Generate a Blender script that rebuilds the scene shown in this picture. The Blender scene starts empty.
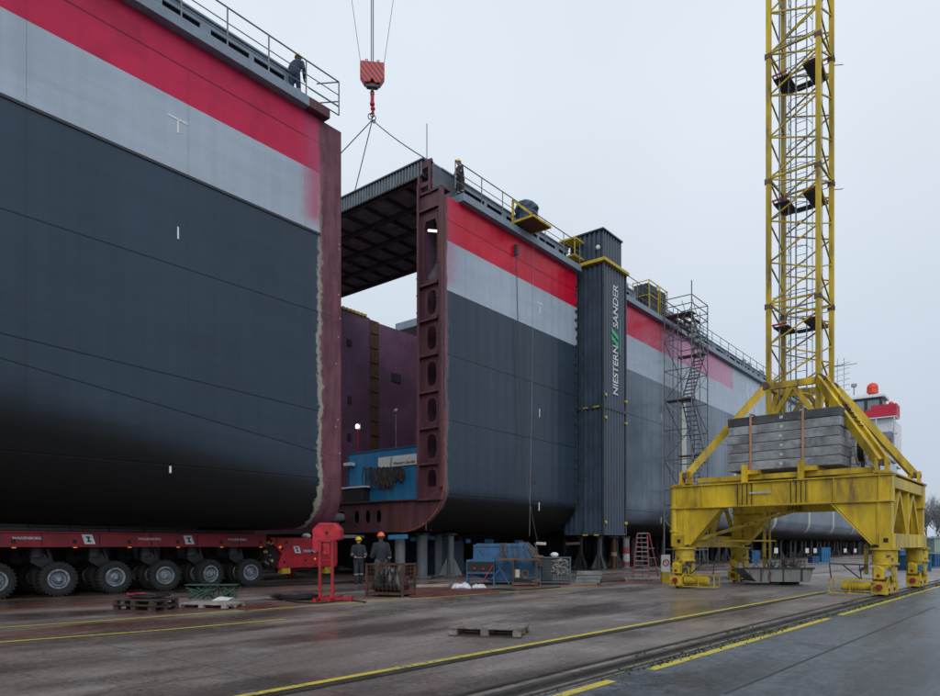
import bpy, bmesh, math, random
from mathutils import Vector, Matrix
random.seed(7)
S = bpy.context.scene
COL = S.collection
R = math.radians

# ------------------------------------------------------------------ camera frame
F, CX, HY, CH = 690.0, 470.0, 545.0, 1.5
YAW = R(39.06)
RX = Vector((math.cos(YAW), math.sin(YAW), 0)); FW = Vector((-math.sin(YAW), math.cos(YAW), 0))
def ground(px, py):
    z = F*CH/(py-HY); x = (px-CX)/F*z
    p = RX*x + FW*z
    return Vector((p.x, p.y, 0))
def lat(px, l, py=None):
    """point on the vertical plane x = -l seen at column px (row py gives the height)"""
    tx = (px-CX)/F
    z = l/(math.sin(YAW)-math.cos(YAW)*tx)
    p = RX*(tx*z)+FW*z
    h = 0 if py is None else CH+(HY-py)/F*z
    return Vector((p.x, p.y, h))
RA = R(2.56)
def rail(l, a, z=0): return Vector((a*math.sin(RA)-l*math.cos(RA), a*math.cos(RA)+l*math.sin(RA), z))

# ------------------------------------------------------------------ materials
class NT:
    def __init__(s, m):
        m.use_nodes = True; s.t = m.node_tree; s.t.nodes.clear()
    def n(s, typ, **kw):
        nd = s.t.nodes.new(typ)
        for k, v in kw.items():
            if k in ('i',):
                for a, b in v.items(): s.put(nd.inputs[a], b)
            else: setattr(nd, k, v)
        return nd
    def put(s, sock, v):
        if isinstance(v, bpy.types.NodeSocket): s.t.links.new(v, sock)
        else:
            if isinstance(v, (tuple, list)) and sock.type == 'RGBA' and len(v) == 3: v = (*v, 1)
            sock.default_value = v
    def m(s, op, a, b=0.0, c=0.0, clamp=False):
        nd = s.n('ShaderNodeMath', operation=op, use_clamp=clamp)
        s.put(nd.inputs[0], a); s.put(nd.inputs[1], b)
        if op in ('MULTIPLY_ADD',): s.put(nd.inputs[2], c)
        return nd.outputs[0]
    def step(s, v, e0, e1):   # smooth 0..1
        nd = s.n('ShaderNodeMapRange', interpolation_type='SMOOTHSTEP')
        s.put(nd.inputs['Value'], v); s.put(nd.inputs['From Min'], e0); s.put(nd.inputs['From Max'], e1)
        return nd.outputs[0]
    def mix(s, f, a, b):
        nd = s.n('ShaderNodeMix', data_type='RGBA')
        s.put(nd.inputs[0], f); s.put(nd.inputs[6], a); s.put(nd.inputs[7], b)
        return nd.outputs[2]
    def mulc(s, f, a, b):
        nd = s.n('ShaderNodeMix', data_type='RGBA', blend_type='MULTIPLY')
        s.put(nd.inputs[0], f); s.put(nd.inputs[6], a); s.put(nd.inputs[7], b)
        return nd.outputs[2]
    def noise(s, vec, scale, detail=4, rough=.55):
        nd = s.n('ShaderNodeTexNoise'); s.put(nd.inputs['Vector'], vec)
        nd.inputs['Scale'].default_value = scale; nd.inputs['Detail'].default_value = detail
        nd.inputs['Roughness'].default_value = rough
        return nd.outputs['Fac']
    def scaled(s, vec, sc, loc=(0,0,0)):
        nd = s.n('ShaderNodeMapping'); s.put(nd.inputs['Vector'], vec)
        nd.inputs['Scale'].default_value = sc; nd.inputs['Location'].default_value = loc
        return nd.outputs[0]
    def coords(s): return s.n('ShaderNodeTexCoord').outputs['Object']
    def out(s, col, rough=.6, metal=0.0, bump=None, bstr=.2, bdist=.01, spec=.5, emis=None, estr=0, coat=0):
        b = s.n('ShaderNodeBsdfPrincipled')
        s.put(b.inputs['Base Color'], col); s.put(b.inputs['Roughness'], rough); s.put(b.inputs['Metallic'], metal)
        s.put(b.inputs['Specular IOR Level'], spec)
        b.inputs['Coat Weight'].default_value = coat
        if emis: s.put(b.inputs['Emission Color'], emis); b.inputs['Emission Strength'].default_value = estr
        if bump is not None:
            bp = s.n('ShaderNodeBump'); bp.inputs['Strength'].default_value = bstr; bp.inputs['Distance'].default_value = bdist
            s.put(bp.inputs['Height'], bump); s.t.links.new(bp.outputs[0], b.inputs['Normal'])
        o = s.n('ShaderNodeOutputMaterial'); s.t.links.new(b.outputs[0], o.inputs[0])
_mats = {}
def mat(name, col, rough=.6, metal=0., var=.25, scale=2.5, col2=None, thr=.62, streak=False, bump=.15, emis=0, spec=.5, soft=.06):
    if name in _mats: return _mats[name]
    m = bpy.data.materials.new(name); t = NT(m); c0 = t.coords()
    oi = t.n('ShaderNodeObjectInfo'); va = t.n('ShaderNodeVectorMath', operation='ADD'); t.put(va.inputs[0], c0); t.put(va.inputs[1], t.m('MULTIPLY', oi.outputs['Random'], 40.0)); c = va.outputs[0]
    v = t.scaled(c, (1, 1, .25)) if streak else c
    n1 = t.noise(v, scale, 5); n2 = t.noise(v, scale*7, 3)
    k = t.step(n1, .3, .7)
    dark = tuple(x*(1-var) for x in col); light = tuple(min(1, x*(1+var*.6)) for x in col)
    cc = t.mix(k, dark, light)
    cc = t.mulc(.35, cc, t.mix(t.step(n2, .35, .65), (.6, .6, .6), (1, 1, 1)))
    if col2:
        n3 = t.noise(v, scale*1.7, 8, .7)
        cc = t.mix(t.step(n3, thr, thr+soft), cc, col2)
    r = t.m('MULTIPLY_ADD', n1, .3, rough-.15)
    if emis: t.out(cc, rough, 0, emis=(*col, 1), estr=emis)
    else: t.out(cc, r, metal, bump=n2 if bump else None, bstr=bump, spec=spec)
    _mats[name] = m
    return m

def hull_mat(name, red, grey, dark, y0=None, end=1, seams=(), gloss=.4, pink=None, joints=(), plates=0, cloud_sheen=0, bottom=None, putty_f=.75, over_f=.8, spec=.24):
    """painted plating: three bands by height, bare primer strip near the cut end y0"""
    m = bpy.data.materials.new(name); t = NT(m); c = t.coords()
    sp = t.n('ShaderNodeSeparateXYZ'); t.put(sp.inputs[0], c); y, z = sp.outputs[1], sp.outputs[2]
    big = t.noise(t.scaled(c, (1, .35, .35)), .6, 3); fine = t.noise(c, 5, 4)
    strk = t.noise(t.scaled(c, (2.2, 2.2, .08)), 1.5, 4)
    brush = t.noise(t.scaled(c, (1, .25, 3.0)), 1.1, 5, .65)
    redc = red
    if pink:
        a, b, colp = pink
        f = t.step(t.m('ADD', y, t.m('MULTIPLY', t.m('SUBTRACT', big, .5), 10)), a-1.2, a+1.2)
        redc = t.mix(f, red, colp)
        redc = t.mix(t.step(y, b-.02, b+.02), redc, grey)
    else:
        redc = t.mix(t.step(t.noise(c, .55, 2), .5, .62), red, tuple(x*.8 for x in red))
    col = t.mix(t.step(z, 12.545, 12.555), dark, grey)
    col = t.mix(t.step(z, 14.695, 14.705), col, redc)
    col = t.mulc(.4, col, t.mix(t.step(big, .3, .7), (.74, .75, .77), (1.12, 1.12, 1.12)))
    col = t.mulc(.2, col, t.mix(t.step(strk, .35, .7), (.75, .76, .78), (1.1, 1.1, 1.1)))
    col = t.mulc(.2, col, t.mix(t.step(brush, .35, .65), (.7, .71, .73), (1.15, 1.15, 1.15)))
    if cloud_sheen:  # pale cloudy reflections painted over the plating colour
        pf = t.step(t.noise(t.scaled(c, (1, .4, .4)), .6, 2, .5), .35, .75)
        col = t.mix(t.m('MULTIPLY', pf, cloud_sheen), col, tuple(min(1, g*1.25) for g in grey))
    line = None
    def addline(e):
        nonlocal line
        line = e if line is None else t.m('MAXIMUM', line, e)
    for s_ in seams:
        z0, sl = s_ if isinstance(s_, tuple) else (s_, 0)
        d = t.m('ABSOLUTE', t.m('SUBTRACT', z, t.m('MULTIPLY_ADD', y, sl, z0)))
        addline(t.m('SUBTRACT', 1, t.step(d, .012, .03)))
    if plates:
        fr = t.m('ABSOLUTE', t.m('SUBTRACT', t.m('FRACT', t.m('DIVIDE', y, plates)), .5))
        addline(t.m('MULTIPLY', t.m('SUBTRACT', 1, t.step(fr, .001, .004)), .35))
    if line is not None: col = t.mix(t.m('MULTIPLY', line, .75), col, (.012, .012, .014))
    for (ya, yb) in joints:
        wob = t.m('MULTIPLY_ADD', t.noise(t.scaled(c, (1, 1, 1)), 1.6, 3), .25, y)
        f = t.m('MULTIPLY', t.step(wob, ya, ya+.08), t.m('SUBTRACT', 1, t.step(wob, yb, yb+.08)))
        f = t.m('MULTIPLY', f, t.m('SUBTRACT', 1, t.step(z, 12.5, 12.6)))
        col = t.mix(f, col, (.42, .44, .38))
    rough = t.m('MULTIPLY_ADD', fine, .25, gloss-.12)
    if bottom:  # bilge shade painted in: plating colour fades to near black below this height
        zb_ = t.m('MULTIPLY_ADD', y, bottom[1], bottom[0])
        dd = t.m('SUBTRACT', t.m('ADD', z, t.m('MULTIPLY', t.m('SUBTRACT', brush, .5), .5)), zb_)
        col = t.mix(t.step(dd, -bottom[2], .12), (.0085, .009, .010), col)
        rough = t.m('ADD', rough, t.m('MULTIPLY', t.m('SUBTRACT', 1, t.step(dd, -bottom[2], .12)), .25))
    if y0 is not None:
        w = t.m('MULTIPLY', t.m('SUBTRACT', t.noise(c, 1.3, 3), .5), .35)
        q = t.m('MULTIPLY', t.m('SUBTRACT', t.m('ADD', y, w), y0), end)    # grows towards the raw end
        over = t.m('MULTIPLY', t.step(q, -1.0, -.12), t.m('MULTIPLY', t.step(z, 12.6, 13.2), over_f))
        col = t.mix(over, col, (.40, .06, .135))
        rag = t.m('MULTIPLY', t.m('SUBTRACT', t.noise(c, 4.5, 5, .7), .5), .45)
        q3 = t.m('ADD', q, rag)
        putty = t.m('MULTIPLY', t.m('MULTIPLY', t.step(q3, -.08, .0), t.m('SUBTRACT', 1, t.step(q3, .08, .20))), t.m('SUBTRACT', 1, t.step(z, 10, 16)))
        prim = t.mix(t.step(t.noise(c, 1.8, 6, .7), .4, .65), (.135, .050, .070), (.165, .062, .085))
        prim = t.mix(t.m('MULTIPLY', t.step(t.noise(c, 3.5, 6, .75), .60, .72), .5), prim, (.15, .06, .045))
        prim = t.mulc(.8, prim, t.mix(t.step(t.noise(t.scaled(c, (1, 2.5, .5)), 1.6, 6, .7), .35, .65), (.6, .58, .6), (1.15, 1.15, 1.15)))
        col = t.mix(t.step(q, -.02, .10), col, prim)
        col = t.mix(t.m('MULTIPLY', putty, putty_f), col, (.34, .34, .28))
    rip = t.m('ADD', t.m('MULTIPLY', t.m('SINE', t.m('MULTIPLY', y, 8.4)), .22), t.m('MULTIPLY', t.noise(t.scaled(c, (1, 1.3, .5)), 1.0, 2), .8))
    h = t.m('ADD', t.m('MULTIPLY', t.m('ADD', big, rip), 1.0), t.m('MULTIPLY', line if line is not None else 0.0, -.4))
    t.out(col, rough, 0, bump=h, bstr=.45, bdist=.045, spec=spec)
    return m

# ------------------------------------------------------------------ mesh helper
CUBE = [(x, y, z) for x in (-.5, .5) for y in (-.5, .5) for z in (-.5, .5)]
CUBEF = [(0, 1, 3, 2), (4, 6, 7, 5), (0, 4, 5, 1), (2, 3, 7, 6), (0, 2, 6, 4), (1, 5, 7, 3)]
class MB:
    def __init__(s): s.b = bmesh.new()
    def _mesh(s, mt, verts, faces):
        V = [s.b.verts.new(mt @ Vector(v)) for v in verts]
        for f in faces: s.b.faces.new([V[i] for i in f])
        return s
    def box(s, c, d, rz=0, M=None):
        mt = Matrix.Translation(Vector(c)) @ Matrix.Rotation(rz, 4, 'Z') @ Matrix.Diagonal((*d, 1))
        if M: mt = M @ mt
        return s._mesh(mt, CUBE, CUBEF)
    def bb(s, x0, x1, y0, y1, z0, z1): return s.box(((x0+x1)/2, (y0+y1)/2, (z0+z1)/2), (abs(x1-x0), abs(y1-y0), abs(z1-z0)))
    def bar(s, a, b, w, h=None, up=(0, 0, 1)):
        a = Vector(a); b = Vector(b); d = b-a; L = d.length
        if L < 1e-6: return s
        y = d/L; u = Vector(up); x = y.cross(u)
        if x.length < 1e-3: x = y.cross(Vector((1, 0, 0)))
        x.normalize(); z = x.cross(y)
        m = Matrix((x, y, z)).transposed().to_4x4(); m.translation = (a+b)/2
        return s._mesh(m @ Matrix.Diagonal((w, L, h or w, 1)), CUBE, CUBEF)
    def tube(s, a, b, r0, r1=None, n=8, cap=True):
        a = Vector(a); b = Vector(b); d = b-a; L = d.length
        if L < 1e-6: return s
        r1 = r0 if r1 is None else r1
        m = d.to_track_quat('Z', 'Y').to_matrix().to_4x4(); m.translation = (a+b)/2
        vs = []
        for r, z in ((r0, -L/2), (r1, L/2)): vs += [(r*math.cos(2*math.pi*i/n), r*math.sin(2*math.pi*i/n), z) for i in range(n)]
        fs = [(i, (i+1) % n, n+(i+1) % n, n+i) for i in range(n)]
        if cap: fs += [tuple(range(n))[::-1], tuple(range(n, 2*n))]
        return s._mesh(m, vs, fs)
    def path(s, pts, r, n=6):
        for a, b in zip(pts, pts[1:]): s.tube(a, b, r, n=n)
        return s
    def ball(s, c, r, sc=(1, 1, 1), u=12, v=8):
        vs = [(0, 0, -r)]
        for j in range(1, v):
            a = -math.pi/2+math.pi*j/v; vs += [(r*math.cos(a)*math.cos(2*math.pi*i/u), r*math.cos(a)*math.sin(2*math.pi*i/u), r*math.sin(a)) for i in range(u)]
        vs.append((0, 0, r)); k = len(vs)-1; fs = []
        for i in range(u):
            i2 = (i+1) % u; fs.append((0, 1+i2, 1+i)); fs.append((k, k-u+i, k-u+i2))
            for j in range(v-2): fs.append((1+j*u+i, 1+j*u+i2, 1+(j+1)*u+i2, 1+(j+1)*u+i))
        return s._mesh(Matrix.Translation(Vector(c)) @ Matrix.Diagonal((*sc, 1)), vs, fs)
    def ring(s, c, R_, r, axis='Y', n=20, k=6):
        rings = []
        for i in range(n):
            a = 2*math.pi*i/n; row = []
            for j in range(k):
                b = 2*math.pi*j/k; q = R_+r*math.cos(b)
                p = (q*math.cos(a), r*math.sin(b), q*math.sin(a))
                if axis == 'X': p = (p[1], p[0], p[2])
                if axis == 'Z': p = (p[0], p[2], p[1])
                row.append(s.b.verts.new(Vector(c)+Vector(p)))
            rings.append(row)
        for i in range(n):
            for j in range(k): s.b.faces.new((rings[i][j], rings[(i+1) % n][j], rings[(i+1) % n][(j+1) % k], rings[i][(j+1) % k]))
        return s
    def prism(s, pts, thick, origin=(0, 0, 0), ax=(1, 0, 0), ay=(0, 0, 1)):
        """2-D outline extruded by thick along ax x ay, centred"""
        ax = Vector(ax); ay = Vector(ay); nz = ax.cross(ay); o = Vector(origin)
        A = [s.b.verts.new(o+ax*p[0]+ay*p[1]-nz*thick/2) for p in pts]
        B = [s.b.verts.new(o+ax*p[0]+ay*p[1]+nz*thick/2) for p in pts]
        s.b.faces.new(A[::-1]); s.b.faces.new(B)
        for i in range(len(pts)): s.b.faces.new((A[i], A[(i+1) % len(pts)], B[(i+1) % len(pts)], B[i]))
        return s
    def loft(s, rows, closed=False, caps=False):
        V = [[s.b.verts.new(Vector(p)) for p in r] for r in rows]
        for a, b in zip(V, V[1:]):
            n = len(a)
            for j in range(n if closed else n-1): s.b.faces.new((a[j], a[(j+1) % n], b[(j+1) % n], b[j]))
        if caps: s.b.faces.new(V[0][::-1]); s.b.faces.new(V[-1])
        return s
    def holeplate(s, x0, x1, z0, z1, y, hx, hz, rx, rz, thick=.02, e=3.2):
        """vertical plate in the xz plane with an oval hole"""
        cx, cz = hx, hz
        angs = sorted(set([2*math.pi*i/20 for i in range(20)] + [math.atan2(b-cz, a-cx) % (2*math.pi) for a in (x0, x1) for b in (z0, z1)]))
        for yy in (y, y+thick):
            inn, outr = [], []
            for a in angs:
                c_, s_ = math.cos(a), math.sin(a)
                k = (abs(c_)**e+abs(s_)**e)**(-1/e)
                inn.append(s.b.verts.new((cx+rx*c_*k, yy, cz+rz*s_*k)))
                tt = min([(x1-cx)/c_ if c_ > 1e-9 else 1e9, (x0-cx)/c_ if c_ < -1e-9 else 1e9,
                          (z1-cz)/s_ if s_ > 1e-9 else 1e9, (z0-cz)/s_ if s_ < -1e-9 else 1e9])
                outr.append(s.b.verts.new((cx+c_*tt, yy, cz+s_*tt)))
            n = len(angs)
            for i in range(n): s.b.faces.new((inn[i], inn[(i+1) % n], outr[(i+1) % n], outr[i]))
            if yy == y: keep = inn
        for i in range(n): s.b.faces.new((keep[i], inn[i], inn[(i+1) % n], keep[(i+1) % n]))
        return s
    def build(s, name, m, parent=None, bevel=0, smooth=False):
        bmesh.ops.recalc_face_normals(s.b, faces=s.b.faces)
        me = bpy.data.meshes.new(name); s.b.to_mesh(me); s.b.free()
        if smooth:
            for p in me.polygons: p.use_smooth = True
            try: me.set_sharp_from_angle(angle=R(40))
            except Exception: pass
        me.materials.append(m)
        o = bpy.data.objects.new(name, me); COL.objects.link(o)
        if parent: o.parent = parent
        if bevel:
            b = o.modifiers.new('edge', 'BEVEL'); b.width = bevel; b.segments = 2; b.limit_method = 'ANGLE'
        return o
def tag(o, label=None, cat=None, group=None, kind=None):
    if label: o['label'] = label
    if cat: o['category'] = cat
    if group: o['group'] = group
    if kind: o['kind'] = kind
    return o
def empty(name, label, cat, loc=(0, 0, 0), rz=0, group=None):
    o = bpy.data.objects.new(name, None); COL.objects.link(o); o.location = loc; o.rotation_euler = (0, 0, rz)
    o.empty_display_size = .2
    return tag(o, label, cat, group)
KIDS = {}
def copy_tree(o, loc=None, rz=None, label=None, group=None, parent=None, scale=None):
    c = o.copy(); COL.objects.link(c)
    if parent: c.parent = parent
    if loc is not None: c.location = loc
    if rz is not None: c.rotation_euler = (0, 0, rz)
    if scale: c.scale = scale
    if label: c['label'] = label
    if group: c['group'] = group
    for ch in list(o.children): copy_tree(ch, parent=c)
    return c
def text(body, name, m, parent, origin, ax, ay, w, h, thick=.006):
    cu = bpy.data.curves.new(name, 'FONT'); cu.body = body; cu.extrude = .02; cu.offset = .018
    to = bpy.data.objects.new(name, cu); COL.objects.link(to)
    dg = bpy.context.evaluated_depsgraph_get(); dg.update()
    me = bpy.data.meshes.new_from_object(to.evaluated_get(dg))
    bpy.data.objects.remove(to)
    xs = [v.co.x for v in me.vertices]; ys = [v.co.y for v in me.vertices]
    x0, x1, y0, y1 = min(xs), max(xs), min(ys), max(ys)
    ax = Vector(ax); ay = Vector(ay); nz = ax.cross(ay); o = Vector(origin)
    for v in me.vertices:
        v.co = o + ax*((v.co.x-x0)/(x1-x0)*w) + ay*((v.co.y-y0)/(y1-y0)*h) + nz*(v.co.z/.02*thick/2)
    me.materials.clear(); me.materials.append(m)
    ob = bpy.data.objects.new(name, me); COL.objects.link(ob); ob.parent = parent
    return ob

# palette
YEL = mat('crane_yellow_paint', (.52, .365, .014), .5, var=.4, scale=1.6, col2=(.13, .08, .03), thr=.50, soft=.2, streak=True)
YEL2 = mat('bright_yellow_paint', (.55, .41, .02), .5, scale=4, col2=(.12, .07, .02), thr=.58, soft=.1)
DGREY = mat('dark_steel', (.035, .038, .042), .55)
MGREY = mat('grey_paint', (.20, .26, .33), .5, var=.15)
LGREY = mat('galvanised_steel', (.30, .32, .34), .45, .5)
RED = mat('red_machine_paint', (.42, .008, .022), .45, var=.3, scale=4, col2=(.10, .012, .014), thr=.60, soft=.1)
DRED = mat('dull_red_paint', (.24, .008, .02), .5, var=.3, col2=(.03, .012, .012), thr=.6)
PRIM = mat('shop_primer', (.098, .036, .052), .65, var=.4, scale=1.2, col2=(.10, .04, .022), thr=.56, streak=True)
PRIMD = mat('violet_primer', (.135, .060, .120), .65, var=.25, scale=.5, col2=(.095, .04, .07), thr=.62)
RUST = mat('rusty_steel', (.11, .045, .022), .8, var=.5, scale=3, col2=(.045, .025, .02), thr=.5)
WOOD = mat('weathered_wood', (.13, .10, .085), .85, var=.4, scale=6)
WOODD = mat('dark_wet_wood', (.055, .038, .03), .7, var=.4, scale=6)
WOODL = mat('fresh_wood', (.36, .28, .21), .8, var=.3, scale=6)
CONC = mat('ballast_concrete', (.27, .29, .31), .85, var=.35, scale=1.2, col2=(.09, .097, .105), thr=.42, soft=.3, bump=.5)
CONCD = mat('weathered_ballast', (.07, .075, .08), .85, var=.5, scale=1.5, col2=(.17, .18, .19), thr=.58)
BLACK = mat('black_rubber', (.012, .012, .014), .75)
BLACKP = mat('black_wet_plastic', (.018, .018, .022), .3, var=.5)
WHITE = mat('white_paint', (.72, .74, .76), .5, var=.1)
BLUE = mat('blue_machine_paint', (.018, .10, .23), .5, var=.4, scale=4, col2=(.03, .03, .035), thr=.56, soft=.1)
BLUEC = mat('blue_container_paint', (.02, .20, .42), .55, var=.3, scale=1, col2=(.02, .05, .09), thr=.62, streak=True)
BRIGHTB = mat('bright_blue_cloth', (.02, .15, .32), .7)
CYL = mat('silver_pipe', (.38, .42, .46), .35, .6)
SUP = mat('grey_support_paint', (.085, .10, .115), .6, var=.35, col2=(.09, .05, .03), thr=.66, streak=True)
RUB = mat('tyre_rubber', (.014, .014, .015), .85, var=.3, scale=4, col2=(.045, .04, .036), thr=.60, soft=.12)
RIM = mat('rim_paint', (.19, .23, .27), .5, var=.5, scale=5, col2=(.07, .06, .055), thr=.54, soft=.12)
CORR = mat('dark_corrugated_paint', (.040, .068, .105), .45, var=.2, scale=1)
LIN = mat('roof_lining', (.42, .38, .42), .7, var=.3)
ROOFM = mat('under_roof_steel', (.12, .10, .11), .7, var=.3)
BAG = mat('dark_blue_tarpaulin', (.02, .05, .10), .45, var=.5, scale=5)
CLOTHW = mat('white_sheet_plastic', (.55, .57, .6), .5, var=.3, scale=8)
GREENP = mat('green_frame_paint', (.03, .09, .06), .6, var=.4, scale=6)
LAMP = mat('lamp_glass', (.95, .97, 1.0), .3, emis=9)
TUBEL = mat('tube_light_glass', (.95, .95, .85), .3, emis=1.6)
ORANGE = mat('orange_lamp_lens', (.9, .25, .01), .3, emis=.5)
ORNG = mat('orange_red_cover', (.75, .07, .03), .5)
TEAL = mat('teal_paint', (.05, .22, .25), .5)
GRN = mat('logo_green', (.06, .42, .16), .5)
STRAP = mat('tan_strap', (.42, .23, .13), .8, var=.15)
SILV = mat('silver_scaffold_tube', (.17, .175, .185), .45, .4, col2=(.10, .05, .03), thr=.62)

# ================================================================== SETTING
def ground_mat():
    m = bpy.data.materials.new('yard_concrete'); t = NT(m); c = t.coords()
    sp = t.n('ShaderNodeSeparateXYZ'); t.put(sp.inputs[0], c)
    st = t.n('ShaderNodeMapping'); t.put(st.inputs[0], c); st.inputs['Rotation'].default_value = (0, 0, R(2.56)); st.inputs['Scale'].default_value = (.55, .16, 1)
    a = t.noise(st.outputs[0], 1.1, 6, .62); b = t.noise(c, .33, 5, .6); f = t.noise(c, 14, 4, .7); g = t.noise(c, 90, 2)
    col = t.mix(t.step(a, .36, .64), (.138, .110, .100), (.310, .268, .250))
    col = t.mix(t.m('MULTIPLY', t.step(b, .42, .62), .7), col, (.150, .124, .113))
    col = t.mix(t.m('MULTIPLY', t.step(t.noise(t.scaled(c, (1, 1, 1), (9, 3, 0)), .9, 6, .65), .56, .66), .55), col, (.31, .305, .30))
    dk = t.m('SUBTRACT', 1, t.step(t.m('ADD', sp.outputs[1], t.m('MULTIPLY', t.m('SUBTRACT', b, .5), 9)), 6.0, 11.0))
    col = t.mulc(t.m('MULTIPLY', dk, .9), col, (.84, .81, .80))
    hull_shade = t.step(t.m('ADD', sp.outputs[0], t.m('MULTIPLY', t.m('SUBTRACT', b, .5), 3)), -18.4, -20.6)  # shade under the hulls, painted into the concrete colour
    col = t.mulc(hull_shade, col, (.42, .37, .36))
    rust = t.noise(t.scaled(c, (1, .4, 1), (3, 9, 0)), .55, 7, .7)
    near = t.step(sp.outputs[0], -9.0, -14.0)
    thr = t.m('MULTIPLY_ADD', near, -.14, .64)
    rf = t.step(rust, thr, t.m('ADD', thr, .07))
    col = t.mix(t.m('MULTIPLY', rf, .75), col, (.15, .062, .042))
    col = t.mulc(.8, col, t.mix(t.step(f, .3, .7), (.62, .62, .62), (1.2, 1.2, 1.2)))
    col = t.mulc(.75, col, t.mix(t.step(g, .3, .7), (.5, .5, .5), (1.4, 1.4, 1.4)))
    br = t.n('ShaderNodeTexBrick'); t.put(br.inputs['Vector'], t.scaled(c, (1, 1, 1), (1.3, .4, 0))); br.offset = 0; br.inputs['Scale'].default_value = 1; br.inputs['Brick Width'].default_value = 6.0; br.inputs['Row Height'].default_value = 5.0; br.inputs['Mortar Size'].default_value = .018; br.inputs['Mortar Smooth'].default_value = .3
    col = t.mix(t.m('MULTIPLY', br.outputs['Fac'], .55), col, (.04, .036, .033))
    ck = t.n('ShaderNodeTexVoronoi', feature='DISTANCE_TO_EDGE'); ck.inputs['Scale'].default_value = .3
    wv = t.n('ShaderNodeVectorMath', operation='ADD'); t.put(wv.inputs[0], c); nn = t.n('ShaderNodeTexNoise'); t.put(nn.inputs['Vector'], c); nn.inputs['Scale'].default_value = 1.1; nn.inputs['Detail'].default_value = 5; t.put(wv.inputs[1], nn.outputs['Color']); t.put(ck.inputs['Vector'], wv.outputs[0])
    col = t.mix(t.m('MULTIPLY', t.m('SUBTRACT', 1, t.step(ck.outputs['Distance'], .001, .005)), .55), col, (.035, .03, .028))
    sp2 = t.step(t.noise(c, 5.5, 3, .5), .68, .72)
    col = t.mix(t.m('MULTIPLY', sp2, .5), col, (.05, .042, .038))
    wet = t.step(t.noise(st.outputs[0], .7, 4, .6), .45, .60)
    col = t.mulc(t.m('MULTIPLY', wet, .6), col, (.62, .62, .64))
    rough = t.m('SUBTRACT', t.m('MULTIPLY_ADD', f, .18, .44), t.m('MULTIPLY', wet, .36))
    t.out(col, rough, 0, bump=t.m('ADD', f, t.m('MULTIPLY', g, .6)), bstr=.25, bdist=.008)
    return m
def asphalt_mat():
    m = bpy.data.materials.new('quay_asphalt'); t = NT(m); c = t.coords()
    st = t.n('ShaderNodeMapping'); t.put(st.inputs[0], c); st.inputs['Rotation'].default_value = (0, 0, R(2.56)); st.inputs['Scale'].default_value = (.7, .12, 1)
    a = t.noise(st.outputs[0], 1.3, 5, .6); f = t.noise(c, 12, 4, .7)
    vo = t.n('ShaderNodeTexVoronoi'); t.put(vo.inputs['Vector'], c); vo.inputs['Scale'].default_value = 110
    g = vo.outputs['Distance']
    col = t.mix(t.step(a, .38, .62), (.060, .073, .092), (.135, .158, .190))
    mo = t.noise(c, 5, 5, .7); col = t.mulc(.9, col, t.mix(t.step(mo, .35, .65), (.72, .72, .72), (1.18, 1.18, 1.18)))
    pz = t.step(t.noise(c, .5, 5, .6), .56, .60); col = t.mulc(t.m('MULTIPLY', pz, .7), col, (.66, .66, .67))
    col = t.mulc(.8, col, t.mix(t.step(f, .3, .7), (.7, .7, .7), (1.2, 1.2, 1.2)))
    col = t.mulc(.9, col, t.mix(t.step(t.noise(c, 55, 3, .7), .3, .7), (.55, .55, .55), (1.4, 1.4, 1.4)))
    col = t.mulc(.6, col, t.mix(t.step(g, .1, .6), (1.35, 1.35, 1.35), (.6, .6, .6)))
    crack = t.n('ShaderNodeTexVoronoi', feature='DISTANCE_TO_EDGE'); crack.inputs['Scale'].default_value = .22
    wv = t.n('ShaderNodeVectorMath', operation='ADD'); t.put(wv.inputs[0], c)
    nn = t.n('ShaderNodeTexNoise'); t.put(nn.inputs['Vector'], c); nn.inputs['Scale'].default_value = 1.2; t.put(wv.inputs[1], nn.outputs['Color'])
    t.put(crack.inputs['Vector'], wv.outputs[0])
    ck = t.m('SUBTRACT', 1, t.step(crack.outputs['Distance'], .001, .0035))
    col = t.mix(t.m('MULTIPLY', ck, .6), col, (.02, .02, .02))
    t.out(col, t.m('ADD', t.m('MULTIPLY_ADD', mo, .35, .22), t.m('MULTIPLY', pz, -.16)), 0, bump=t.m('ADD', t.m('MULTIPLY', g, -1), f), bstr=.7, bdist=.010)
    return m
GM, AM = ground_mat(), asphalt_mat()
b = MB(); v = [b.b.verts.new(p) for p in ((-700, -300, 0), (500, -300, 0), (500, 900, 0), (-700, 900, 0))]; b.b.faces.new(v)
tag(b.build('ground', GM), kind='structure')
def strip(name, m, l0, l1, a0, a1, z, n=1, label=None):
    b = MB()
    for i in range(n):
        s0 = a0+(a1-a0)*i/n; s1 = a0+(a1-a0)*(i+1)/n
        b.b.faces.new([b.b.verts.new(rail(*q, z)) for q in ((l0, s0), (l1, s0), (l1, s1), (l0, s1))])
    bmesh.ops.remove_doubles(b.b, verts=b.b.verts, dist=1e-4)
    return b.build(name, m)
tag(strip('road', AM, 4.02, -60, -30, 260, .004), kind='structure')
def line_mat():
    m = bpy.data.materials.new('worn_yellow_line_paint'); t = NT(m); c = t.coords()
    w = t.noise(c, 9, 7, .75); w2 = t.noise(c, 1.1, 3)
    f = t.step(t.m('ADD', t.m('MULTIPLY', w, .7), t.m('MULTIPLY', w2, .3)), .54, .60)
    col = t.mix(f, t.mix(t.noise(c, 3, 3), (.42, .34, .035), (.56, .46, .05)), (.15, .135, .09))
    t.out(col, .6); return m
LINE = line_mat()
def mark(l, w, a0, a1, name='lane_line'):
    tag(strip(name, LINE, l-w/2, l+w/2, a0, a1, .0085), kind='structure')
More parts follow.
